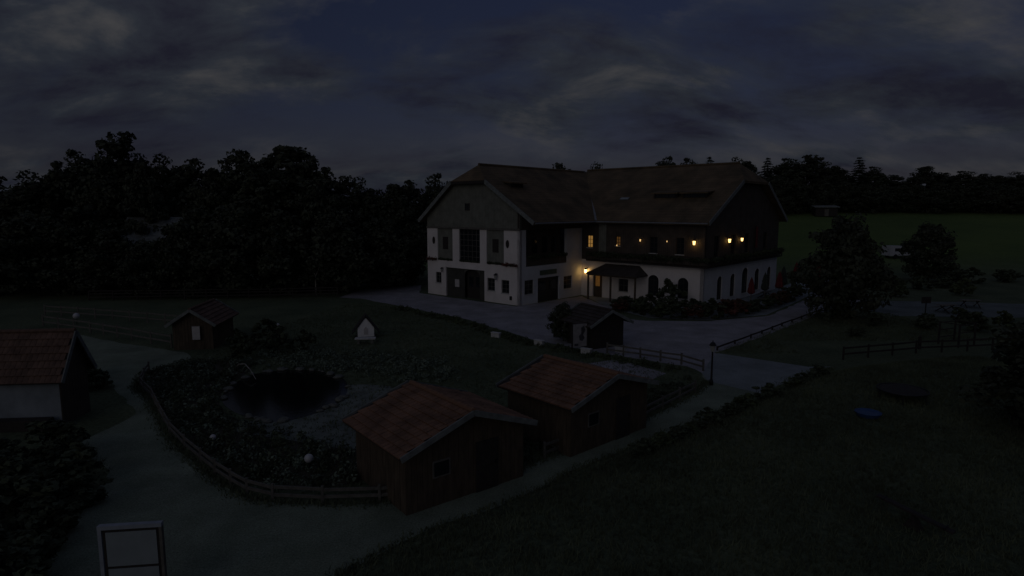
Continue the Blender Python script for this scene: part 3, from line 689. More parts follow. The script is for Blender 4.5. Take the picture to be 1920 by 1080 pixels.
# ------------------------------------------------------------------ wall lanterns
def to_world(x, y, z):
    c_, s_ = math.cos(TH), math.sin(TH); return (0.78 + x * c_ - y * s_, 62.38 + x * s_ + y * c_, z)
def lantern(loc, rz, label, glow=None, power=0.0, s=1.0, group=None):
    e = empty('wall_lantern', loc, rz); e.scale = (s, s, s)            # -Y of the lantern points away from the wall
    MB().bar((0, .28, .30), (0, 0, .30), .03).bar((0, .28, .08), (0, .16, .30), .025).build('bracket', 'metal_dark', e)
    MB().lathe([(.02, .34), (.05, .30), (.17, .20), (.16, .17)], n=6).build('cap', 'metal_dark', e)
    MB().lathe([(.13, .165), (.09, -.16)], n=6).build('glass', glow or 'lamp_off', e)
    MB().lathe([(.10, -.162), (.06, -.2), (.01, -.22)], n=6).build('base', 'metal_dark', e)
    if power:
        ld = bpy.data.lights.new('lantern_light', 'POINT'); ld.energy = power; ld.color = (1.0, 0.52, 0.14); ld.shadow_soft_size = .08
        lo = bpy.data.objects.new('lantern_light', ld); COL.objects.link(lo); lo.parent = e; lo.location = (0, -.05, -.28)
    return tag(e, label, 'lantern', group)
WL = TH - R(90)            # lantern yaw on walls facing -x
LG = 'lanterns on the inn walls'
lantern(to_world(10.55, -7.72, 6.6), WL, 'small lit lantern on the balcony wall, nearest to the dim window', 'lamp_glow_dim', .25, .7, LG)
lantern(to_world(10.55, -10.83, 6.6), WL, 'faintest of the lit balcony lanterns, between two brighter ones', 'lamp_glow_dim', .06, .42, LG)
lantern(to_world(10.55, -13.79, 6.55), WL, 'bright lantern casting an orange glow beside the timber corner of the balcony', 'lamp_glow', 1.6, 1.15, LG)
lantern(to_world(10.55, -4.85, 5.95), WL, 'tiny pale lantern at the sill of the dim window', 'lamp_glow_dim', .0, .45, LG)
lantern(to_world(16.11, -15.08, 6.6), TH, 'lit lantern on the timber gable end, nearer the corner', 'lamp_glow', .35, 1.1, LG)
lantern(to_world(19.43, -15.08, 6.6), TH, 'lit lantern on the timber gable end, farther from the corner', 'lamp_glow', .35, 1.0, LG)
lantern(to_world(10.5, -.8, 2.85), WL, 'brightest lantern, lighting the porch roof at the inner corner', 'lamp_glow_strong', .22, 1.25, LG)
lantern(to_world(-.28, 3.15, 2.75), WL, 'unlit black lantern between the two ground floor windows of the gable front', None, 0, 1.3, LG)
lantern(to_world(-.28, 11.66, 2.95), WL, 'unlit black lantern beside the boarded gate', None, 0, 1.0, LG)

bn = empty('red_banner', to_world(23.9, -15.0, 0), TH)
MB().box(-.28, .28, -.03, .0, 5.5, 7.9).build('cloth', 'cloth_red', bn); MB().tube([(-.4, -.01, 7.95), (.4, -.01, 7.95)], .03, 6).build('rod', 'wood_dark', bn)
tag(bn, 'dark red hanging cloth on the timber gable end of the inn', 'banner')

# ------------------------------------------------------------------ tiled wooden huts
def hut(name, x, y, rz, w, d, eave, ridge, label, tile='hut_tile', boards='wood_brown', ovh=.35, door=True, tile_w=.24, tile_l=.32, plaster=None):
    """gable end in the local plane y = 0 (x 0..w), ridge running along +y"""
    e = empty(name, (x, y, gz(x, y)), rz); rs = random.Random(int(x * 10) + 7)
    bwid = .2
    def face(nm, base, dirv, length, top):
        kk = int(length / bwid)
        for i in range(kk):
            a = i * length / kk + .006; b_ = (i + 1) * length / kk - .006; hm = min(top(a), top(b_)) if True else 0
            off = rs.uniform(0, .012); nrm = Vector((dirv[1], -dirv[0], 0))
            p0 = Vector(base) + Vector(dirv) * a + nrm * off; p1 = Vector(base) + Vector(dirv) * b_ + nrm * off
            f = MB().add([p0, p1, p1 - nrm * .03, p0 - nrm * .03, p0 + Vector((0, 0, top(a))), p1 + Vector((0, 0, top(b_))), p1 - nrm * .03 + Vector((0, 0, top(b_))), p0 - nrm * .03 + Vector((0, 0, top(a)))],
                         [(0, 3, 2, 1), (4, 5, 6, 7), (0, 1, 5, 4), (1, 2, 6, 5), (2, 3, 7, 6), (3, 0, 4, 7)])
            f.build('board', boards, par)
    slope = (ridge - eave) / (w / 2)
    par = MB().box(.04, w - .04, .04, d - .04, 0, eave - .02).build('wall', plaster or 'wood_dark', e)
    if not plaster:
        face('f', (0, 0, 0), (1, 0, 0), w, lambda u: eave + slope * min(u, w - u) - .05)
        face('l', (0, d, 0), (0, -1, 0), d, lambda u: eave - .05)
        face('r', (w, 0, 0), (0, 1, 0), d, lambda u: eave - .05)
    else:
        MB().prism([(0, 0, eave - .02), (w, 0, eave - .02), (w / 2, 0, ridge - .05)], (0, .1, 0)).build('gable', plaster, e)
    if door:
        dr = MB().box(w * .56, w * .56 + .95, -.06, -.016, 0, 1.85).build('door', 'wood_dark', e)
        MB().box(w * .56 + .8, w * .56 + .86, -.10, -.061, .9, 1.05).build('handle', 'metal_dark', dr)
        wd = MB().box(w * .2, w * .2 + .7, -.05, -.016, 1.0, 1.6).build('window', 'wood_grey', e)
        MB().box(w * .2 + .06, w * .2 + .64, -.058, -.0505, 1.06, 1.54).build('pane', 'glass_dark', wd)
    run = w / 2 + ovh; ez = eave - slope * ovh
    rb = MB(); rb.slab([(-ovh, -ovh, ez), (w / 2, -ovh, ridge), (w / 2, d + ovh, ridge), (-ovh, d + ovh, ez)][::-1], .07); rb.slab([(w + ovh, -ovh, ez), (w + ovh, d + ovh, ez), (w / 2, d + ovh, ridge), (w / 2, -ovh, ridge)][::-1], .07)
    roof = rb.build('roof', 'wood_dark', e)
    ang = math.atan(slope); sl_ = run / math.cos(ang); rows = max(3, int(sl_ / tile_l)); cols = int((d + 2 * ovh) / tile_w)
    tm = MB()
    for sd in (-1, 1):
        dr_ = Vector((-sd * math.cos(ang), 0, -math.sin(ang))) * -1        # up the slope
        nn = Vector((sd * math.sin(ang), 0, math.cos(ang)))
        org = Vector((-ovh if sd < 0 else w + ovh, -ovh, ez))
        up = Vector((math.cos(ang) * (1 if sd < 0 else -1), 0, math.sin(ang)))
        for i in range(rows):
            for j in range(cols):
                a = org + up * (i * sl_ / rows - .03) + Vector((0, (j + (.5 if i % 2 else 0)) * tile_w, 0)) * 1.0
                if j == cols - 1 and i % 2: continue
                h0 = .055 + rs.uniform(0, .014); h1 = .012
                b_ = a + up * (sl_ / rows + .05); wv = Vector((0, tile_w * .95, 0))
                mid = .016
                tm.add([a + nn * h0, a + wv * .5 + nn * (h0 + mid), a + wv + nn * h0, b_ + wv + nn * h1, b_ + wv * .5 + nn * (h1 + mid), b_ + nn * h1, a + nn * .005, a + wv + nn * .005],
                       [(0, 1, 4, 5), (1, 2, 3, 4), (0, 6, 7, 2, 1)])
    tag(tm.build('tiles', tile, roof), kind='stuff')
    for i in range(int((d + 2 * ovh) / .4)):
        MB().lathe([(.11, 0), (.10, .4)], n=8).build('ridge_tile', tile, roof).matrix_local = Matrix.Translation((w / 2, -ovh + i * .4, ridge + .045)) @ Matrix.Rotation(R(-90), 4, 'X')
    for yy in (-ovh - .03, d + ovh + .03):
        for xa, za in ((-ovh, ez), (w + ovh, ez)):
            MB().bar((xa, yy, za - .02), (w / 2, yy, ridge - .02), .05, .2).build('verge_board', 'verge_pale', roof)
    return tag(e, label, 'hut', 'wooden huts with tiled roofs')

hut('garden_hut', -3.45, 18.95, .66, 4.9, 3.9, 2.25, 3.1, 'near wooden garden hut with orange tiled roof, in front of the path edge')
hut('garden_hut', 2.35, 23.7, .73, 5.1, 3.8, 2.25, 3.0, 'second wooden garden hut with orange tiled roof, below the street lamp')
hut('garden_hut', -24.0, 42.6, .12, 2.7, 4.4, 2.0, 2.9, 'small wooden hut with a white sheet by the gravel bend', 'hut_tile_brown', door=False)
sn = empty('white_notice_sheet', (-22.35, 42.62, .75), .12)
MB().box(-.26, .26, -.03, 0, 0, .95).build('sheet', 'poster', sn); MB().box(-.30, .30, -.02, .0, .95, 1.0).build('top_strip', 'wood_grey', sn)
tag(sn, 'white upright sheet on the front of the small wooden hut', 'notice')
h_ = hut('kiosk', 5.6, 42.6, .55, 3.0, 2.8, 2.0, 2.75, 'dark kiosk with low gable roof beside the parking area', 'hut_tile_dark', 'wood_dark', .5, door=False)
pb = empty('poster_board', (4.75, 42.2, 0), .35)
MB().box(-.62, -.54, -.04, .04, 0, 2.1).build('post', 'wood_dark', pb); MB().box(.54, .62, -.04, .04, 0, 2.1).build('post', 'wood_dark', pb)
o = MB().box(-.53, .53, -.03, .03, .35, 1.95).build('panel', 'poster_board', pb)
MB().prism([(-.02, -.04, .8), (.2, -.04, .74), (.36, -.04, .95), (.24, -.04, 1.2), (.42, -.04, 1.5), (.30, -.04, 1.82), (.08, -.04, 1.7), (.10, -.04, 1.3), (-.08, -.04, 1.1)], (0, .0095, 0)).build('printed_figure', 'poster_dark', o)
MB().box(-.42, -.12, -.04, -.0305, .42, .58).build('printed_block', 'poster_dark', o)
tag(pb, 'pale poster board with a dark printed figure beside the kiosk', 'poster board')
# pale-walled hut cut by the picture edge: eaves side towards the camera
hl_ = hut('plastered_hut', -18.9 - .1, 31.3, R(90) + .33, 2.1, 7.0, 2.62, 4.25, 'white walled hut with brown tiled roof at the picture edge', 'hut_tile_brown', ovh=.3, door=False, plaster='plaster_aged')
hl_.location = (-20.75, 27.3, 0)
hl_.rotation_euler = (0, 0, R(90) + .10)
MB().prism([(-.01, -.05, 0), (2.11, -.05, 0), (2.11, -.05, 2.55), (1.05, -.05, 4.15), (-.01, -.05, 2.55)], (0, .045, 0)).build('side_cladding', 'boards_dark', hl_)
MB().box(-.62, -.12, .3, 5.0, 0, .5).build('log_pile', 'wood_dark', hl_)

# small wayside chapel with steep roof
ch = empty('wayside_chapel', (-11.3, 46.6, 0), .25)
MB().box(-.75, .75, -.1, 1.2, 0, .12).build('plinth', 'stone', ch)
MB().prism([(-.62, 0, .12), (.62, 0, .12), (.62, 0, .80), (.06, 0, 1.55), (-.06, 0, 1.55), (-.62, 0, .80)], (0, 1.1, 0)).build('wall', 'white_paint', ch)
f = MB(); f.slab([(-1.05, -.10, .40), (0, -.10, 1.80), (0, 1.3, 1.80), (-1.05, 1.3, .40)][::-1], .09); f.slab([(1.05, -.10, .40), (1.05, 1.3, .40), (0, 1.3, 1.80), (0, -.10, 1.80)][::-1], .09); f.build('roof', 'wood_dark', ch)
MB().prism([(-.16, -.03, .3), (.16, -.03, .3), (.16, -.03, .72), (0, -.03, .92), (-.16, -.03, .72)], (0, .029, 0)).build('niche', 'poster', ch)
tag(ch, 'tiny white chapel with a steep dark roof on the lawn', 'chapel')
bs = empty('stone_bench', (-10.9, 44.7, 0), .1)
MB().box(-.75, .75, -.2, .2, .34, .44).build('seat', 'pale_stone', bs)
for s_ in (-.5, .5): MB().box(s_ - .1, s_ + .1, -.16, .16, 0, .34).build('leg', 'stone', bs)
tag(bs, 'pale stone bench in front of the tiny chapel', 'bench')
for k, (x, y, rz, lb) in enumerate([(-1.25, 47.0, -.6, 'pale stone block at the parking edge, farthest from the kiosk'), (2.0, 44.2, -.7, 'pale stone block at the parking edge, second from the kiosk'), (5.15, 41.5, -.65, 'pale stone block just in front of the poster board'), (7.6, 41.9, -.6, 'small pale stone block on the kiosk side of the wooden rail')]):
    tag(MB().cbox((0, 0, .17), (.75, .3, .34)).cbox((0, 0, .36), (.81, .36, .04)).build('stone_block', 'pale_stone', None, loc=(x, y, .0), rz=rz), lb, 'stone block', 'stone blocks along the parking edge')

# ------------------------------------------------------------------ fences
def fence(name, pts, label, h=.95, rails=(.42, .82), gap=1.9, pw=.1, m='wood_grey'):
    e = empty(name, (pts[0][0], pts[0][1], 0)); o0 = Vector((pts[0][0], pts[0][1], 0)); pos = []
    for (x0, y0), (x1, y1) in zip(pts, pts[1:]):
        L = math.hypot(x1 - x0, y1 - y0); k = max(1, round(L / gap))
        for i in range(k): pos.append((x0 + (x1 - x0) * i / k, y0 + (y1 - y0) * i / k))
    pos.append(pts[-1]); rs = random.Random(len(pos))
    for i, (x, y) in enumerate(pos):
        z = gz(x, y); p = Vector((x, y, z)) - o0
        MB().cbox((p.x, p.y, z + h / 2), (pw, pw, h + rs.uniform(-.03, .05)), rs.uniform(0, .4)).build('post', m, e)
        if i:
            q = Vector((*pos[i - 1], gz(*pos[i - 1]))) - o0
            for r_ in rails:
                MB().bar((q.x, q.y, q.z + r_ + rs.uniform(-.02, .02)), (p.x, p.y, p.z + r_ + rs.uniform(-.02, .02)), .045, .11).build('rail', m, e)
    return tag(e, label, 'fence')
edge = spline(ISLE[:9], 2)
fence('garden_fence', [(p[0] + .15, p[1] + .15) for p in edge], 'low wooden fence curving round the pond garden beside the gravel', .6, (.22, .48), 1.7, .09)
fence('garden_fence', [(1.3, 23.6), (3.6, 25.7), (6.3, 28.3), (10.0, 32.5)], 'low wooden fence along the path behind the second hut', .7, (.25, .55), 1.8, .09)
fence('parking_rail', [(6.6, 41.6), (8.6, 40.2), (10.9, 38.5), (11.8, 36.9)], 'wooden rail between the hut garden and the parking area', .75, (.3, .62), 1.6, .1, 'wood_grey')
fence('path_fence', [(-40, 51.5), (-34, 48.6), (-29, 45.9), (-24.6, 43.4)], 'wooden fence leading along the gravel lane to the small hut', 1.0, (.4, .85), 2.1)
fence('lane_fence', [(-44, 57), (-36, 54.5), (-28, 51.5)], 'farther wooden fence behind the gravel lane', 1.0, (.4, .85), 2.2)
fence('meadow_fence', [(22, 39.8), (28, 41.6), (36, 42.8), (46, 44)], 'thin wooden fence across the playground lawn', .9, (.4, .8), 2.2, .09, 'wood_dark')
fence('kerb_rail', [(14.5, 42.4), (18.5, 46.6), (23, 51.4), (29.5, 58.2)], 'low dark timber rail edging the lawn wedge beside the parking area', .32, (.24,), 2.4, .1, 'wood_dark')
fence('pasture_fence', [(-46, 66), (-36, 66.8), (-27, 67.8), (-19.8, 69)], 'long dark fence at the foot of the wood', 1.1, (.4, .75, 1.05), 2.3, .11, 'wood_dark')

# ------------------------------------------------------------------ lamp post, globes, parasols and other furniture
lp = empty('street_lamp', (11.35, 33.95, 0))
MB().lathe([(.12, 0), (.11, .25), (.06, .35), (.045, 1.9), (.06, 1.95)], n=10).build('post', 'metal_dark', lp, True)
MB().lathe([(.09, 1.95), (.17, 2.3)], n=6).build('glass', 'lamp_off', lp)
MB().lathe([(.22, 2.3), (.12, 2.46), (.03, 2.5), (.02, 2.6)], n=6).build('cap', 'metal_dark', lp)
tag(lp, 'unlit dark garden lamp post at the path junction', 'lamp post')
for x, y, r_, h, lb in [(-7.8, 22.5, .17, .32, 'white globe lamp at the front of the pond garden'), (-37.7, 52.3, .26, .5, 'white globe lamp far back beside the gravel lane'), (-19.2, 49.5, .12, .4, 'tiny white globe on the lawn behind the pond'), (-14.6, 18.2, .11, .3, 'small pale globe among the corner bushes'), (-12.8, 25.2, .13, .15, 'dull grey globe among plants beside the curved fence')]:
    e = empty('globe_lamp', (x, y, 0)); MB().tube([(0, 0, 0), (0, 0, h)], .03, 6).build('stem', 'metal_dark', e); sphere('globe', r_, 'globe', e, (0, 0, h + r_ * .9)); tag(e, lb, 'globe lamp', 'garden globes')

def parasol(x, y, h, m, label, s=1.0):
    e = empty('closed_parasol', (x, y, .02)); e.scale = (s, s, 1)
    MB().cbox((0, 0, .06), (.6, .6, .12)).build('base', 'stone', e)
    MB().tube([(0, 0, .1), (0, 0, h)], .035, 8).build('pole', 'wood_grey', e)
    MB().lathe([(.16, h * .36), (.30, h * .42), (.26, h * .58), (.21, h * .62), (.23, h * .68), (.12, h * .9), (.03, h * 1.0), (.01, h * 1.03)], n=16, wob=lambda j, i: 1.0 if j % 2 else .72).build('folded_canopy', m, e)
    return tag(e, label, 'parasol', 'closed parasols on the terrace')
for x, y, h, m, lb, s_ in [(25.3, 64.3, 2.7, 'cloth_red', 'closed dark red parasol in front of the second arched window', 1.3), (30.0, 68.3, 2.9, 'cloth_red', 'nearest of the closed red parasols by the gable end', 1.5), (31.4, 70.5, 3.3, 'cloth_dark', 'tall dark closed parasol behind the red one by the gable end', 1.5), (34.7, 74.5, 3.4, 'cloth_red', 'closed red parasol at the end of the arched wall', 1.5), (37.5, 77.0, 4.2, 'cloth_dark', 'tallest dark closed parasol beyond the arched wall', 1.6), (38.2, 76.0, 3.3, 'cloth_red', 'closed red parasol farthest from the inn', 1.5), (27.6, 66.4, 3.0, 'cloth_dark', 'dark closed parasol before the wide middle arch', 1.4)]:
    parasol(x, y, h, m, lb, s_)

def table_set(x, y, rz, lb):
    e = empty('picnic_table', (x, y, .02), rz)
    MB().box(-.9, .9, -.38, .38, .70, .75).build('tabletop', 'wood_grey', e)
    for s_ in (-1, 1):
        MB().box(-.9, .9, s_ * .72 - .14, s_ * .72 + .14, .42, .46).build('bench_plank', 'wood_grey', e)
        MB().bar((s_ * .6, -.75, 0), (s_ * .6, .25, .7), .07).bar((s_ * .6 + .071, .75, 0), (s_ * .6 + .071, -.25, .7), .07).build('leg_frame', 'wood_dark', e)
    tag(e, lb, 'table', 'terrace tables')
table_set(22.6, 60.8, .9, 'terrace table under the first arched window'); table_set(28.4, 67.9, .9, 'terrace table beside the nearest red parasol'); table_set(12.6, 59.6, .3, 'terrace table in front of the porch')
# framed display board close to the camera
bd = empty('display_board', (-9.42, 14.25, -.1), .13); bd.scale = (.86, 1, 1)
MB().box(-.86, -.76, -.06, .06, 0, 2.28).build('post', 'frame_pale', bd); MB().box(.78, .86, -.06, .06, 0, 2.28).build('post', 'wood_grey', bd)
MB().box(-.86, .86, -.07, .07, 2.281, 2.38).build('top_rail', 'frame_pale', bd)
MB().box(-.74, .76, -.03, .0, .5, 2.26).build('backboard', 'wood_dark', bd)
for z0, z1 in ((.6, 1.24), (1.31, 2.20)): MB().box(-.66, .70, -.045, -.031, z0, z1).build('panel', 'panel_grey', bd)
tag(bd, 'framed display board with two blank grey panels at the bottom edge', 'notice board')
# playground pieces
sb = empty('blue_sand_shell', (15.7, 26.1, gz(15.7, 26.1)))
MB().lathe([(.05, .05), (.42, .04), (.52, .22), (.56, .24), (.50, .20), (.05, .10)], n=20, wob=lambda j, i: 1.0 if j % 2 else .94).build('shell', 'plastic_blue', sb)
MB().lathe([(.02, .15), (.47, .15), (.46, .17), (.02, .20)], n=20).build('filling', 'plastic_blue', sb)
tag(sb, 'small round blue plastic shell lying on the lawn', 'sandbox')
tp = empty('trampoline', (18.9, 28.8, gz(18.9, 28.8)))
MB().lathe([(.02, .44), (1.0, .44), (1.0, .46), (.02, .46)], n=24).build('mat', 'wood_dark', tp)
MB().tube([(1.08 * math.cos(a), 1.08 * math.sin(a), .45) for a in [k * math.pi / 14 for k in range(29)]], .04, 6).build('ring', 'metal_dark', tp)
for k in range(6):
    a = k * math.pi / 3; MB().tube([(1.08 * math.cos(a), 1.08 * math.sin(a), 0), (1.08 * math.cos(a), 1.08 * math.sin(a), .45)], .03, 6).build('leg', 'metal_dark', tp)
tag(tp, 'dark low round trampoline behind the blue shell', 'trampoline')
cf = empty('climbing_frame', (32.8, 44.4, gz(32.8, 44.4)), .4)
for x in (-.9, .9):
    for y in (-.7, .7): MB().cbox((x, y, .85), (.1, .1, 1.7)).build('post', 'wood_dark', cf)
for y in (-.7, .7):
    for z in (.5, 1.05, 1.6): MB().bar((-.9, y, z), (.9, y, z), .06).build('rung', 'wood_dark', cf)
for x in (-.9, .9): MB().bar((x, -.65, 1.66), (x, .65, 1.66), .06).build('top_bar', 'wood_dark', cf)
tag(cf, 'dark wooden climbing frame on the far playground lawn', 'climbing frame')
pp = empty('timber_post', (29.1, 42.9, 0)); MB().cbox((0, 0, .45), (.16, .16, .9)).build('shaft', 'wood_dark', pp); MB().lathe([(.12, .9), (.01, 1.02)], n=4).build('cap', 'wood_dark', pp); tag(pp, 'short dark post standing alone on the playground lawn', 'post')
sg = empty('sign_post', (38.8, 56.8, 0), .2); MB().tube([(0, 0, 0), (0, 0, 1.5)], .05, 8).build('pole', 'metal_dark', sg); MB().box(-.5, .5, -.03, .03, 1.15, 1.75).build('board', 'wood_dark', sg); tag(sg, 'dark sign board on a pole on the far pale road', 'sign')
sw = empty('seesaw', (11.6, 16.7, gz(11.6, 16.7)), 2.2); MB().bar((-1.0, 0, .32), (1.0, 0, .62), .2, .06).build('plank', 'wood_dark', sw); MB().prism([(-.25, -.12, 0), (.25, -.12, 0), (0, -.12, .44)], (0, .24, 0)).build('stand', 'wood_dark', sw)
for s_ in (-.8, .8): MB().tube([(s_, -.15, .5 + s_ * .14), (s_, .15, .5 + s_ * .14)], .025, 6).build('handle', 'metal_dark', sw)
tag(sw, 'worn wooden seesaw on the near lawn slope', 'seesaw')
# far things on the meadow
vx, vy = 68.5, 108.0
vn = empty('camper_van', (vx, vy, gz(vx, vy)), .15)
MB().prism([(-2.9, -1, .45), (2.3, -1, .45), (2.95, -1, .75), (2.9, -1, 1.2), (2.2, -1, 2.0), (-2.9, -1, 2.2)], (0, 2, 0)).build('body', 'van_grey', vn)
MB().box(-2.0, 1.6, -1.015, -1.002, 1.2, 1.75).build('window', 'glass_dark', vn)
for x in (-1.8, 1.9):
    for y in (-.95, .95): MB().tube([(x, y - .1, .36), (x, y + .1, .36)], .36, 14).build('wheel', 'metal_dark', vn)
tag(vn, 'pale van parked between the two dark trees below the meadow', 'van')
sx, sy = 80.0, 158.0
sh = empty('field_shed', (sx, sy, gz(sx, sy)), -.2); MB().box(-2.6, 2.6, -1.5, 1.5, 0, 2.1).build('wall', 'wood_dark', sh); MB().slab([(-3.0, -1.9, 2.35), (3.0, -1.9, 2.35), (3.0, 1.9, 2.75), (-3.0, 1.9, 2.75)], .16).build('roof', 'verge_pale', sh); MB().box(-.5, .5, -1.53, -1.501, 0, 1.8).build('door', 'wood_grey', sh)
tag(sh, 'dark field shed with a pale flat roof on the meadow', 'shed')
# house glimpsed through the wood
hs = empty('wood_house', (-42.2, 73.5, 0), .25)
MB().box(-3.6, 3.6, 0, 6, 0, 6.0).build('wall', 'plaster_shade_grey', hs)
f = MB(); f.slab([(-4.2, -.6, 5.8), (4.2, -.6, 5.8), (4.2, 3, 8.9), (-4.2, 3, 8.9)], .15); f.slab([(-4.2, 3, 8.9), (4.2, 3, 8.9), (4.2, 6.6, 5.8), (-4.2, 6.6, 5.8)], .15); f.build('roof', 'verge_pale', hs)
for x in (-2.2, 0, 2.2): MB().box(x - .45, x + .45, -.04, -.003, 3.6, 4.9).build('window', 'glass_dark', hs)
tag(hs, 'grey house half hidden among the trees of the wood', 'house')
# white signs at the foot of the wood
for x, y, w_, h_2, lb in [(-26.1, 71.4, .95, .62, 'largest white board at the foot of the wood'), (-21.2, 72.6, .75, .42, 'white board nearest the inn at the foot of the wood'), (-31.3, 73.0, .42, .6, 'narrow white board at the foot of the wood')]:
    e = empty('white_board', (x, y, 0), rnd.uniform(-.2, .2)); MB().box(-w_ / 2, w_ / 2, -.03, .03, .45, .45 + h_2).build('panel', 'white_paint', e)
    for s_ in (-.4, .4): MB().box(s_ * w_ - .03, s_ * w_ + .03, .031, .08, 0, .9).build('leg', 'wood_dark', e)
    tag(e, lb, 'board', 'white boards below the wood')
# bent pale branch over the pond
br = MB(); br.tube([(-17.3, 37.3, .05), (-16.9, 37.0, .42), (-16.2, 36.3, .62), (-15.5, 35.4, .5), (-14.9, 34.7, .12)], [.03, .035, .035, .03, .02], 6); tag(br.build('bent_branch', 'bark_pale'), 'thin pale bent branch arching over the pond edge', 'branch')

# ------------------------------------------------------------------ trees
WOOD = [(-67.2, 80, 14.1, 7.7), (-61.0, 78, 14.8, 6.8), (-60.3, 82, 15.0, 5.7), (-56.0, 80, 17.2, 5.9), (-50.6, 77, 15.9, 4.7), (-49.9, 80, 19.5, 7.3), (-45.3, 76, 15.8, 4.0), (-46.5, 82, 17.2, 5.7), (-41.5, 82, 16.4, 6.2), (-37.7, 79, 15.0, 4.6), (-35.4, 80, 17.4, 5.6), (-31.1, 76, 16.6, 6.6), (-29.3, 80, 18.2, 9.0), (-25.3, 79, 16.5, 5.5), (-23.1, 75, 13.8, 4.6), (-20.9, 80, 14.1, 4.2), (-19.0, 82, 14.0, 4.3), (-16.0, 83, 13.4, 5.1), (-14.0, 86, 13.8, 4.5), (-10.9, 88, 14.9, 3.8), (-9.5, 92, 13.9, 3.2)]
for i, (x, y, top, w_) in enumerate(sorted(WOOD)):
    lb = {-49.9: 'tallest broadleaf tree of the wood, rising over its neighbours', -29.3: 'broadest round crowned tree of the wood, beside the gap before the inn'}.get(x, f'dark broadleaf tree in the wood, {ORD[i]} crown from the left picture edge')
    tree('broadleaf_tree', BROAD[i % 5], x, y, w_ * 1.45, top, lb, 'tree', 'trees of the wood')
FRONT = [(-60.5, 70, 9.8, 8.0), (-54.4, 70, 9.4, 8.5), (-49.6, 71, 10.0, 7.4), (-45.2, 69, 7.6, 5.8), (-40.6, 68, 6.4, 4.6), (-38.0, 69, 8.0, 4.6), (-35.6, 70, 9.9, 6.4), (-31.4, 70, 10.3, 7.9), (-27.0, 71, 9.4, 7.4), (-20.5, 72, 9.4, 7.3), (-16.2, 76, 8.8, 6.9), (-14.1, 80, 9.3, 5.3)]
for i, (x, y, top, w_) in enumerate(FRONT):
    tree('understorey_tree', BUSHY[i % 3], x, y, w_ * 1.25, top, f'low bushy tree at the front of the wood, {ORD[i]} from the left picture edge', 'tree', 'low trees in front of the wood', ph=8.7)
FAR = [(9.4, 130, 19.3, 6.0), (16.7, 132, 19.5, 5.6), (26, 140, 18.8, 6.0), (37.1, 150, 22.2, 5.9), (43.6, 155, 22.3, 5.4), (48.0, 152, 22.0, 5.6), (52.5, 150, 22.2, 5.9), (60.0, 158, 22.0, 4.9), (67.6, 165, 22.8, 6.5), (75.4, 170, 23.5, 7.4), (80.2, 168, 24.2, 8.8), (87.4, 172, 22.8, 6.0), (92.8, 175, 20.7, 6.1), (93.5, 168, 23.2, 7.3), (100.0, 172, 21.4, 5.4), (108.2, 178, 19.4, 7.0), (110.9, 175, 18.6, 5.5), (113.0, 170, 21.4, 6.8), (124.2, 178, 20.0, 6.2), (125.1, 172, 20.2, 7.5), (134.1, 176, 19.6, 7.0), (138.5, 174, 20.0, 7.6), (142.8, 172, 19.3, 7.5), (150, 172, 20, 7.5)]
for i, (x, y, top, w_) in enumerate(FAR):
    con = i in (5, 8, 13)
    tree('conifer_tree' if con else 'hilltop_tree', CONI[i % 3] if con else BROAD[i % 5], x, y, w_ * (1.25 if con else 1.5), top + (.3 if con else 0), f'far dark {"conifer" if con else "broadleaf tree"} on the hilltop skyline, {ORD[i]} counted from the inn roof', 'tree', 'trees on the hilltop', pw=6.4 if con else 7.2)
FAR2 = [(60.5, 160, 17.6, 8.3), (68.5, 160, 18.2, 8.3), (75, 163, 17.5, 8.3), (82.0, 165, 17.7, 8.6), (89, 165, 16.8, 8.6), (94.1, 165, 16.3, 8.6), (99, 166, 16, 8.6), (104.0, 166, 15.7, 8.7), (108, 165, 16, 8.7), (112.6, 164, 15.6, 8.6), (118, 165, 16, 8.6), (123.2, 165, 15.6, 10.0), (128, 164, 16, 8.6), (132.2, 163, 15.5, 8.5), (137.5, 164, 15.5, 8.5)]
for i, (x, y, top, w_) in enumerate(FAR2):
    tree('wood_edge_tree', BUSHY[i % 3], x, y, w_ * 1.1, top, f'bushy tree at the lower edge of the hilltop wood, {ORD[i]} counted from the inn', 'tree', 'trees at the edge of the hilltop wood', ph=8.7)
tree('round_tree', BUSHY[0], 29.6, 54.5, 7.6, 9.3, 'big dark bushy tree at the end of the parking area', 'tree', None, ph=8.7)
tree('round_tree', BUSHY[1], 57.0, 83.5, 7.2, 7.9, 'smaller dark bushy tree below the meadow, beyond the van', 'tree', None, ph=8.7)
tree('edge_tree', BUSHY[2], 22.0, 23.8, 6.0, 6.1, 'dark bushy tree cut off by the picture edge on the lawn slope', 'tree', None, ph=8.7)
tree('kiosk_shrub', BUSHY[1], 3.9, 45.6, 2.4, 2.9, 'dark shrub standing behind the poster board', 'shrub', None, ph=8.7)
wp = empty('forked_sapling', (-22.6, 70.0, 0)); MB().tube([(0, 0, 0), (.05, 0, 2.2), (-.3, 0, 3.4), (-.6, 0, 4.6)], [.08, .06, .045, .02], 6).tube([(.05, 0, 2.2), (.5, .1, 3.3), (.7, .1, 4.5)], [.05, .04, .02], 6).build('trunk', 'bark_pale', wp)
link('crown', BUSHY[0][1], None, wp, (0, .4, 3.4), None, (.22, .22, .22)); tag(wp, 'slender pale forked sapling before the dark wood', 'tree')

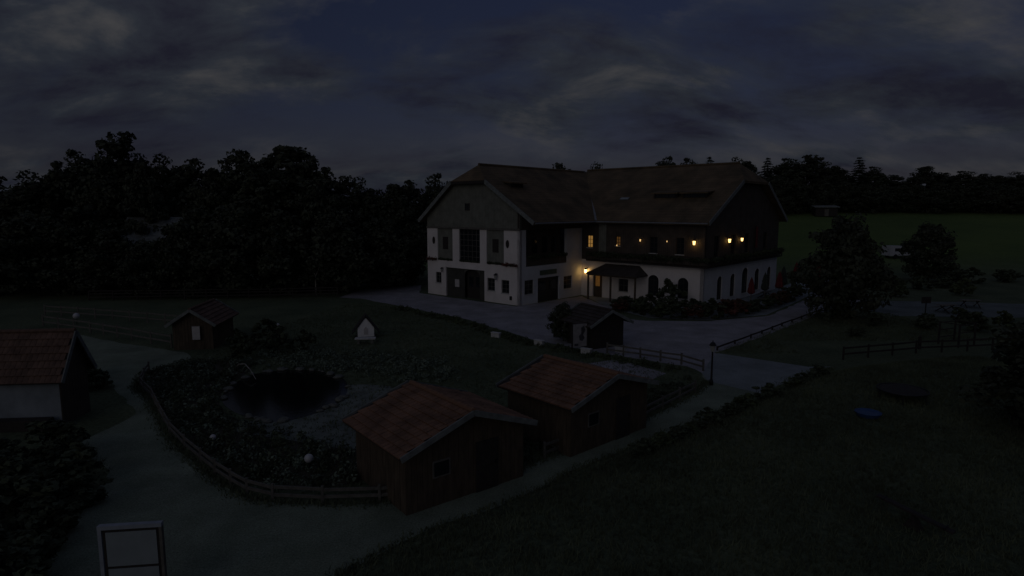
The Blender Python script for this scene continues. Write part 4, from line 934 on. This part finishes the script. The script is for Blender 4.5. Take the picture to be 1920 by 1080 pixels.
# ------------------------------------------------------------------ shrubs and bed planting
def shrub(x, y, s_, k, lb, grp, zs=1.0, name='shrub'):
    e = empty(name, (x, y, gz(x, y)), rnd.uniform(0, 6.28)); e.scale = (s_, s_, s_ * zs)
    link('stems', SHRUB[k][0], None, e); link('foliage', SHRUB[k][1], None, e); return tag(e, lb, 'shrub', grp)
r2 = random.Random(21)
bedp = [(10.6, 58.6), (12.3, 56.6), (13.6, 55.7), (15.0, 55.2), (16.6, 54.9), (18.2, 55.0), (19.8, 55.8), (21.2, 56.6), (22.6, 57.8), (24.0, 59.0), (25.4, 60.4), (26.8, 61.9), (28.2, 63.5), (29.6, 65.2), (31.0, 67.0), (32.6, 69.0), (14.2, 57.0), (16.0, 56.5), (18.4, 57.0), (20.4, 58.0), (22.0, 59.4)]
for i, (x, y) in enumerate(bedp):
    shrub(x, y, r2.uniform(1.5, 2.1), r2.choice([0, 0, 1, 3, 4]), f'terrace bed shrub, {ORD[i]} along the bed from the porch' if i < 16 else f'inner row terrace bed shrub, {ORD[i - 16]} from the porch', 'shrubs of the terrace bed', r2.uniform(.55, .8))
for i, (x, y, s_, k, lb) in enumerate([(15.6, 60.2, 2.6, 0, 'tall rounded shrub hiding part of the wing wall'), (11.6, 61.0, 2.0, 1, 'rounded shrub beside the porch'), (13.6, 59.8, 2.3, 0, 'wide shrub between porch and arched window'), (12.4, 58.3, 2.2, 4, 'loose shrub at the court end of the terrace bed'), (14.9, 58.3, 2.4, 1, 'spreading shrub in the middle of the terrace bed'), (10.7, 59.6, 1.9, 0, 'shrub nearest the porch posts'), (17.6, 58.4, 2.2, 0, 'shrub below the first arched window')]): shrub(x, y, s_, k, lb, None, (.95, .55, .6, .6, .6, .55, .5)[i], 'tall_shrub')
near = [(-13.9, 17.4), (-13.3, 15.8), (-14.5, 19.4), (-12.9, 14.6), (-15.9, 21.2), (-16.6, 19.6), (-17.4, 22.8), (-15.4, 18.4), (-18.4, 20.8), (-16.2, 17.0), (-14.6, 16.0), (-18.6, 23.6), (-19.6, 22.4), (-17.6, 18.2), (-14.0, 14.4), (-15.6, 15.0)]
for i, (x, y) in enumerate(near): shrub(x, y, r2.uniform(1.6, 2.4), r2.choice([0, 1]), f'dark corner bush beside the display board, {ORD[i]} in the clump', 'bushes in the near corner', .6)
LINE = spline(BANK[2:7], 3); cnt = 0
for i in range(len(LINE) - 1):
    for t_ in (0.25, 0.75):
        x = LINE[i][0] * (1 - t_) + LINE[i + 1][0] * t_; y = LINE[i][1] * (1 - t_) + LINE[i + 1][1] * t_
        if 3.5 < x and cnt < 28:
            shrub(x + .9 + r2.uniform(-.2, .3), y - .7 + r2.uniform(-.2, .2), r2.uniform(.8, 1.35), r2.choice([0, 0, 1, 4]), f'low shrub on the bank edge along the path, {ORD[cnt]} from the huts', 'low shrubs on the bank edge', .55); cnt += 1
for i, (x, y, s_) in enumerate([(-17.6, 43.5, 2.2), (-19.0, 41.8, 1.7), (-16.2, 41.6, 1.9), (-17.9, 40.0, 1.4), (-14.6, 42.4, 1.5)]): shrub(x, y, s_, 0, f'dark shrub behind the pond beside the small hut, {ORD[i]} of the clump', 'shrubs behind the pond', .8)
for i, (x, y, s_) in enumerate([(-25.9, 35.2, 2.0), (-24.6, 33.6, 1.6), (-23.0, 33.0, 1.5)]): shrub(x, y, s_, 1, f'bush beside the white walled hut, {ORD[i]} from the gravel lane', 'bushes by the plastered hut', .7)

rc = random.Random(31)
for i in range(10):
    x = 41.0 + i * 3.1 + rc.uniform(-1, 1); y = 73 + i * 1.1 + rc.uniform(-2, 2)
    shrub(x, y, rc.uniform(2.0, 3.4), rc.choice([0, 1, 4]), f'dark shrub in the hedge line below the meadow, {ORD[i]} counted from the inn', 'hedge shrubs below the meadow', rc.uniform(.5, .75), 'hedge_shrub')
for i, (x, y, s_) in enumerate([(34.5, 50.5, 1.8), (37.8, 49.0, 2.2), (41.5, 51.0, 1.7), (45.5, 50.0, 2.3), (49.0, 53.0, 2.0), (39.5, 53.5, 1.5), (44.0, 69.0, 2.2), (52.0, 70.0, 2.4), (27.0, 47.2, 1.3), (31.0, 51.5, 1.6)]):
    shrub(x, y, s_, rc.choice([0, 1, 4]), f'dark shrub on the playground side lawn, {ORD[i]} of the scattered ones', 'scattered shrubs beside the playground', rc.uniform(.55, .8), 'lawn_shrub')
for i, (x, y, rz) in enumerate([(42.0, 58.5, .3), (46.5, 61.5, -.2)]): table_set(x, y, rz, ('wooden picnic table on the far pale road, nearer one', 'wooden picnic table on the far pale road, farther one')[i])
def planting(name, poly, n_, seed, h0, h1, leaf, m, lab):
    rng = np.random.default_rng(seed); bx = np.array(poly); lo, hi = bx.min(0), bx.max(0); C_ = []
    while len(C_) < n_:
        x, y = rng.uniform(lo[0], hi[0]), rng.uniform(lo[1], hi[1])
        if inside(poly, x, y) and not inside(POND, x, y): C_.append((x, y))
    cen, nor = [], []
    for x, y in C_:
        h = rng.uniform(h0, h1); k = 34; rad = h * rng.uniform(.5, .9)
        d = rng.normal(size=(k, 3)); d[:, 2] = np.abs(d[:, 2]); d /= np.linalg.norm(d, axis=1, keepdims=True)
        cen.append(np.array([x, y, .02 + gz(x, y)]) + d * np.array([rad, rad, h]) * rng.uniform(.6, 1, (k, 1))); nor.append(d + rng.normal(scale=.5, size=(k, 3)))
    cen = np.concatenate(cen); me = quads_mesh(name, cen, np.concatenate(nor), leaf * rng.uniform(.6, 1.4, len(cen)), .55, rng); me.materials.append(MATS[m])
    return tag(link(name, me), lab, 'plants', None, 'stuff')
BEDP = spline([(-22.0, 36.2), (-19.0, 31.6), (-15.2, 26.5), (-12.2, 23.4), (-10.0, 21.5), (-7.5, 20.8), (-5.2, 22.0), (-6.5, 24.3), (-9.5, 25.8), (-14.0, 28.8), (-16.0, 33.0), (-16.5, 38.0), (-20, 39.6)], 4, True)
planting('bed_plants', BEDP, 420, 3, .18, .5, .065, 'leaf_hedge', 'mixed dark perennials filling the pond garden bed')
planting('pale_bed_plants', BEDP, 190, 4, .2, .5, .07, 'leaf_pale', 'grey green pale perennials dotted through the pond garden bed')
planting('pond_plants', [(-17.5, 38.5), (-10.0, 36.5), (-6.0, 34.0), (-3.0, 34.5), (-4.0, 39.0), (-12.0, 42.0), (-17.5, 42.0)], 260, 8, .18, .6, .07, 'leaf_pale', 'loose waterside plants behind the pond')
planting('hut_bed_plants', [(-5.2, 20.2), (-1.2, 21.2), (0.9, 23.3), (3.6, 25.8), (9.6, 32.0), (10.6, 35.2), (9.4, 34.4), (4, 30), (-1.0, 24.5), (-4.6, 21.3)], 260, 9, .15, .4, .06, 'leaf_hedge', 'low plants between the huts and the path')
planting('parking_edge_plants', [(-11.2, 61.2), (-4.2, 53.8), (1.6, 45.0), (6.2, 40.7), (10.9, 37.4), (10.2, 36.4), (5.5, 39.7), (.6, 44.3), (-5.2, 53.0), (-12.2, 60.6)], 260, 10, .15, .42, .07, 'leaf_mid', 'low plants along the parking edge of the garden')

# grass tufts on the lawns and bank
def tufts(name, n_, box_, ok, seed, h, w_, lab):
    rng = np.random.default_rng(seed); X = []
    while len(X) < n_:
        x, y = rng.uniform(box_[0], box_[1]), rng.uniform(box_[2], box_[3])
        if ok(x, y): X.append((x, y, gz(x, y)))
    X = np.array(X); k = 3; X = np.repeat(X, k, 0) + np.concatenate([rng.normal(scale=.05, size=(n_ * k, 2)), np.zeros((n_ * k, 1))], 1)
    a = rng.uniform(0, 6.283, n_ * k); hh = h * rng.uniform(.5, 1.3, n_ * k); ww = w_ * rng.uniform(.6, 1.3, n_ * k)
    s_ = np.stack([np.cos(a), np.sin(a), np.zeros_like(a)], 1) * ww[:, None]; tip = np.concatenate([rng.normal(scale=.4, size=(n_ * k, 2)) * hh[:, None], hh[:, None]], 1)
    v = np.stack([X - s_, X + s_, X + tip], 1).reshape(-1, 3); N = n_ * k
    me = bpy.data.meshes.new(name); me.vertices.add(3 * N); me.vertices.foreach_set('co', v.ravel()); me.loops.add(3 * N); me.loops.foreach_set('vertex_index', np.arange(3 * N, dtype=np.int32))
    me.polygons.add(N); me.polygons.foreach_set('loop_start', np.arange(0, 3 * N, 3, dtype=np.int32)); me.polygons.foreach_set('loop_total', np.full(N, 3, dtype=np.int32)); me.update(calc_edges=True); me.validate(); me.materials.append(MATS['grass_blade'])
    return tag(link(name, me), lab, 'grass', None, 'stuff')
tufts('bank_grass', 26000, (-5, 30, 12, 42), lambda x, y: bank_dist(x, y) > .3 and abs(x) < y * .92 and not (y > 36.5 and x < 32 and bank_dist(x, y) < 1.5), 1, .16, .018, 'uneven grass on the near lawn slope')
PP = [(p[0], p[1]) for p in path]
tufts('lawn_grass', 14000, (-24, 12, 20, 64), lambda x, y: inside(ISLE, x, y) and not inside(POND, x, y), 2, .14, .02, 'uneven grass of the pond garden lawn')
tufts('wedge_grass', 5000, (14, 36, 37.5, 58), lambda x, y: (x - 14.2) * (57.8 - 42) - (y - 42) * (29 - 14.2) > 2 and not (y < 45.5 - (0 if x > 20 else 4)), 3, .16, .02, 'uneven grass of the lawn wedge by the parking area')

EDGE = spline(ISLE[:14], 6) + spline(BANK[1:8], 6) + [(-18.4, 24.9), (-15.4, 22.4), (-15.2, 18.0)]
EK = [(EDGE[i], EDGE[i + 1]) for i in range(len(EDGE) - 1) if math.hypot(EDGE[i][0] - EDGE[i + 1][0], EDGE[i][1] - EDGE[i + 1][1]) < 6]
re_ = random.Random(77); ES = set()
while len(ES) < 9000:
    (x0, y0), (x1, y1) = re_.choice(EK); t_ = re_.random(); ES.add((x0 + (x1 - x0) * t_ + re_.gauss(0, .16), y0 + (y1 - y0) * t_ + re_.gauss(0, .16)))
_pts = sorted(ES)
def edge_tufts():
    rng = np.random.default_rng(9); X = np.array([(x, y, gz(x, y)) for x, y in _pts]); N = len(X)
    a = rng.uniform(0, 6.283, N); hh = .13 * rng.uniform(.5, 1.5, N); ww = .022 * rng.uniform(.6, 1.5, N)
    s_ = np.stack([np.cos(a), np.sin(a), np.zeros_like(a)], 1) * ww[:, None]; tip = np.concatenate([rng.normal(scale=.5, size=(N, 2)) * hh[:, None], hh[:, None]], 1)
    v = np.stack([X - s_, X + s_, X + tip], 1).reshape(-1, 3)
    me = bpy.data.meshes.new('edge_grass'); me.vertices.add(3 * N); me.vertices.foreach_set('co', v.ravel()); me.loops.add(3 * N); me.loops.foreach_set('vertex_index', np.arange(3 * N, dtype=np.int32))
    me.polygons.add(N); me.polygons.foreach_set('loop_start', np.arange(0, 3 * N, 3, dtype=np.int32)); me.polygons.foreach_set('loop_total', np.full(N, 3, dtype=np.int32)); me.update(calc_edges=True); me.validate(); me.materials.append(MATS['grass_blade'])
    tag(link('edge_grass', me), 'ragged grass creeping over the gravel edges', 'grass', None, 'stuff')
edge_tufts()
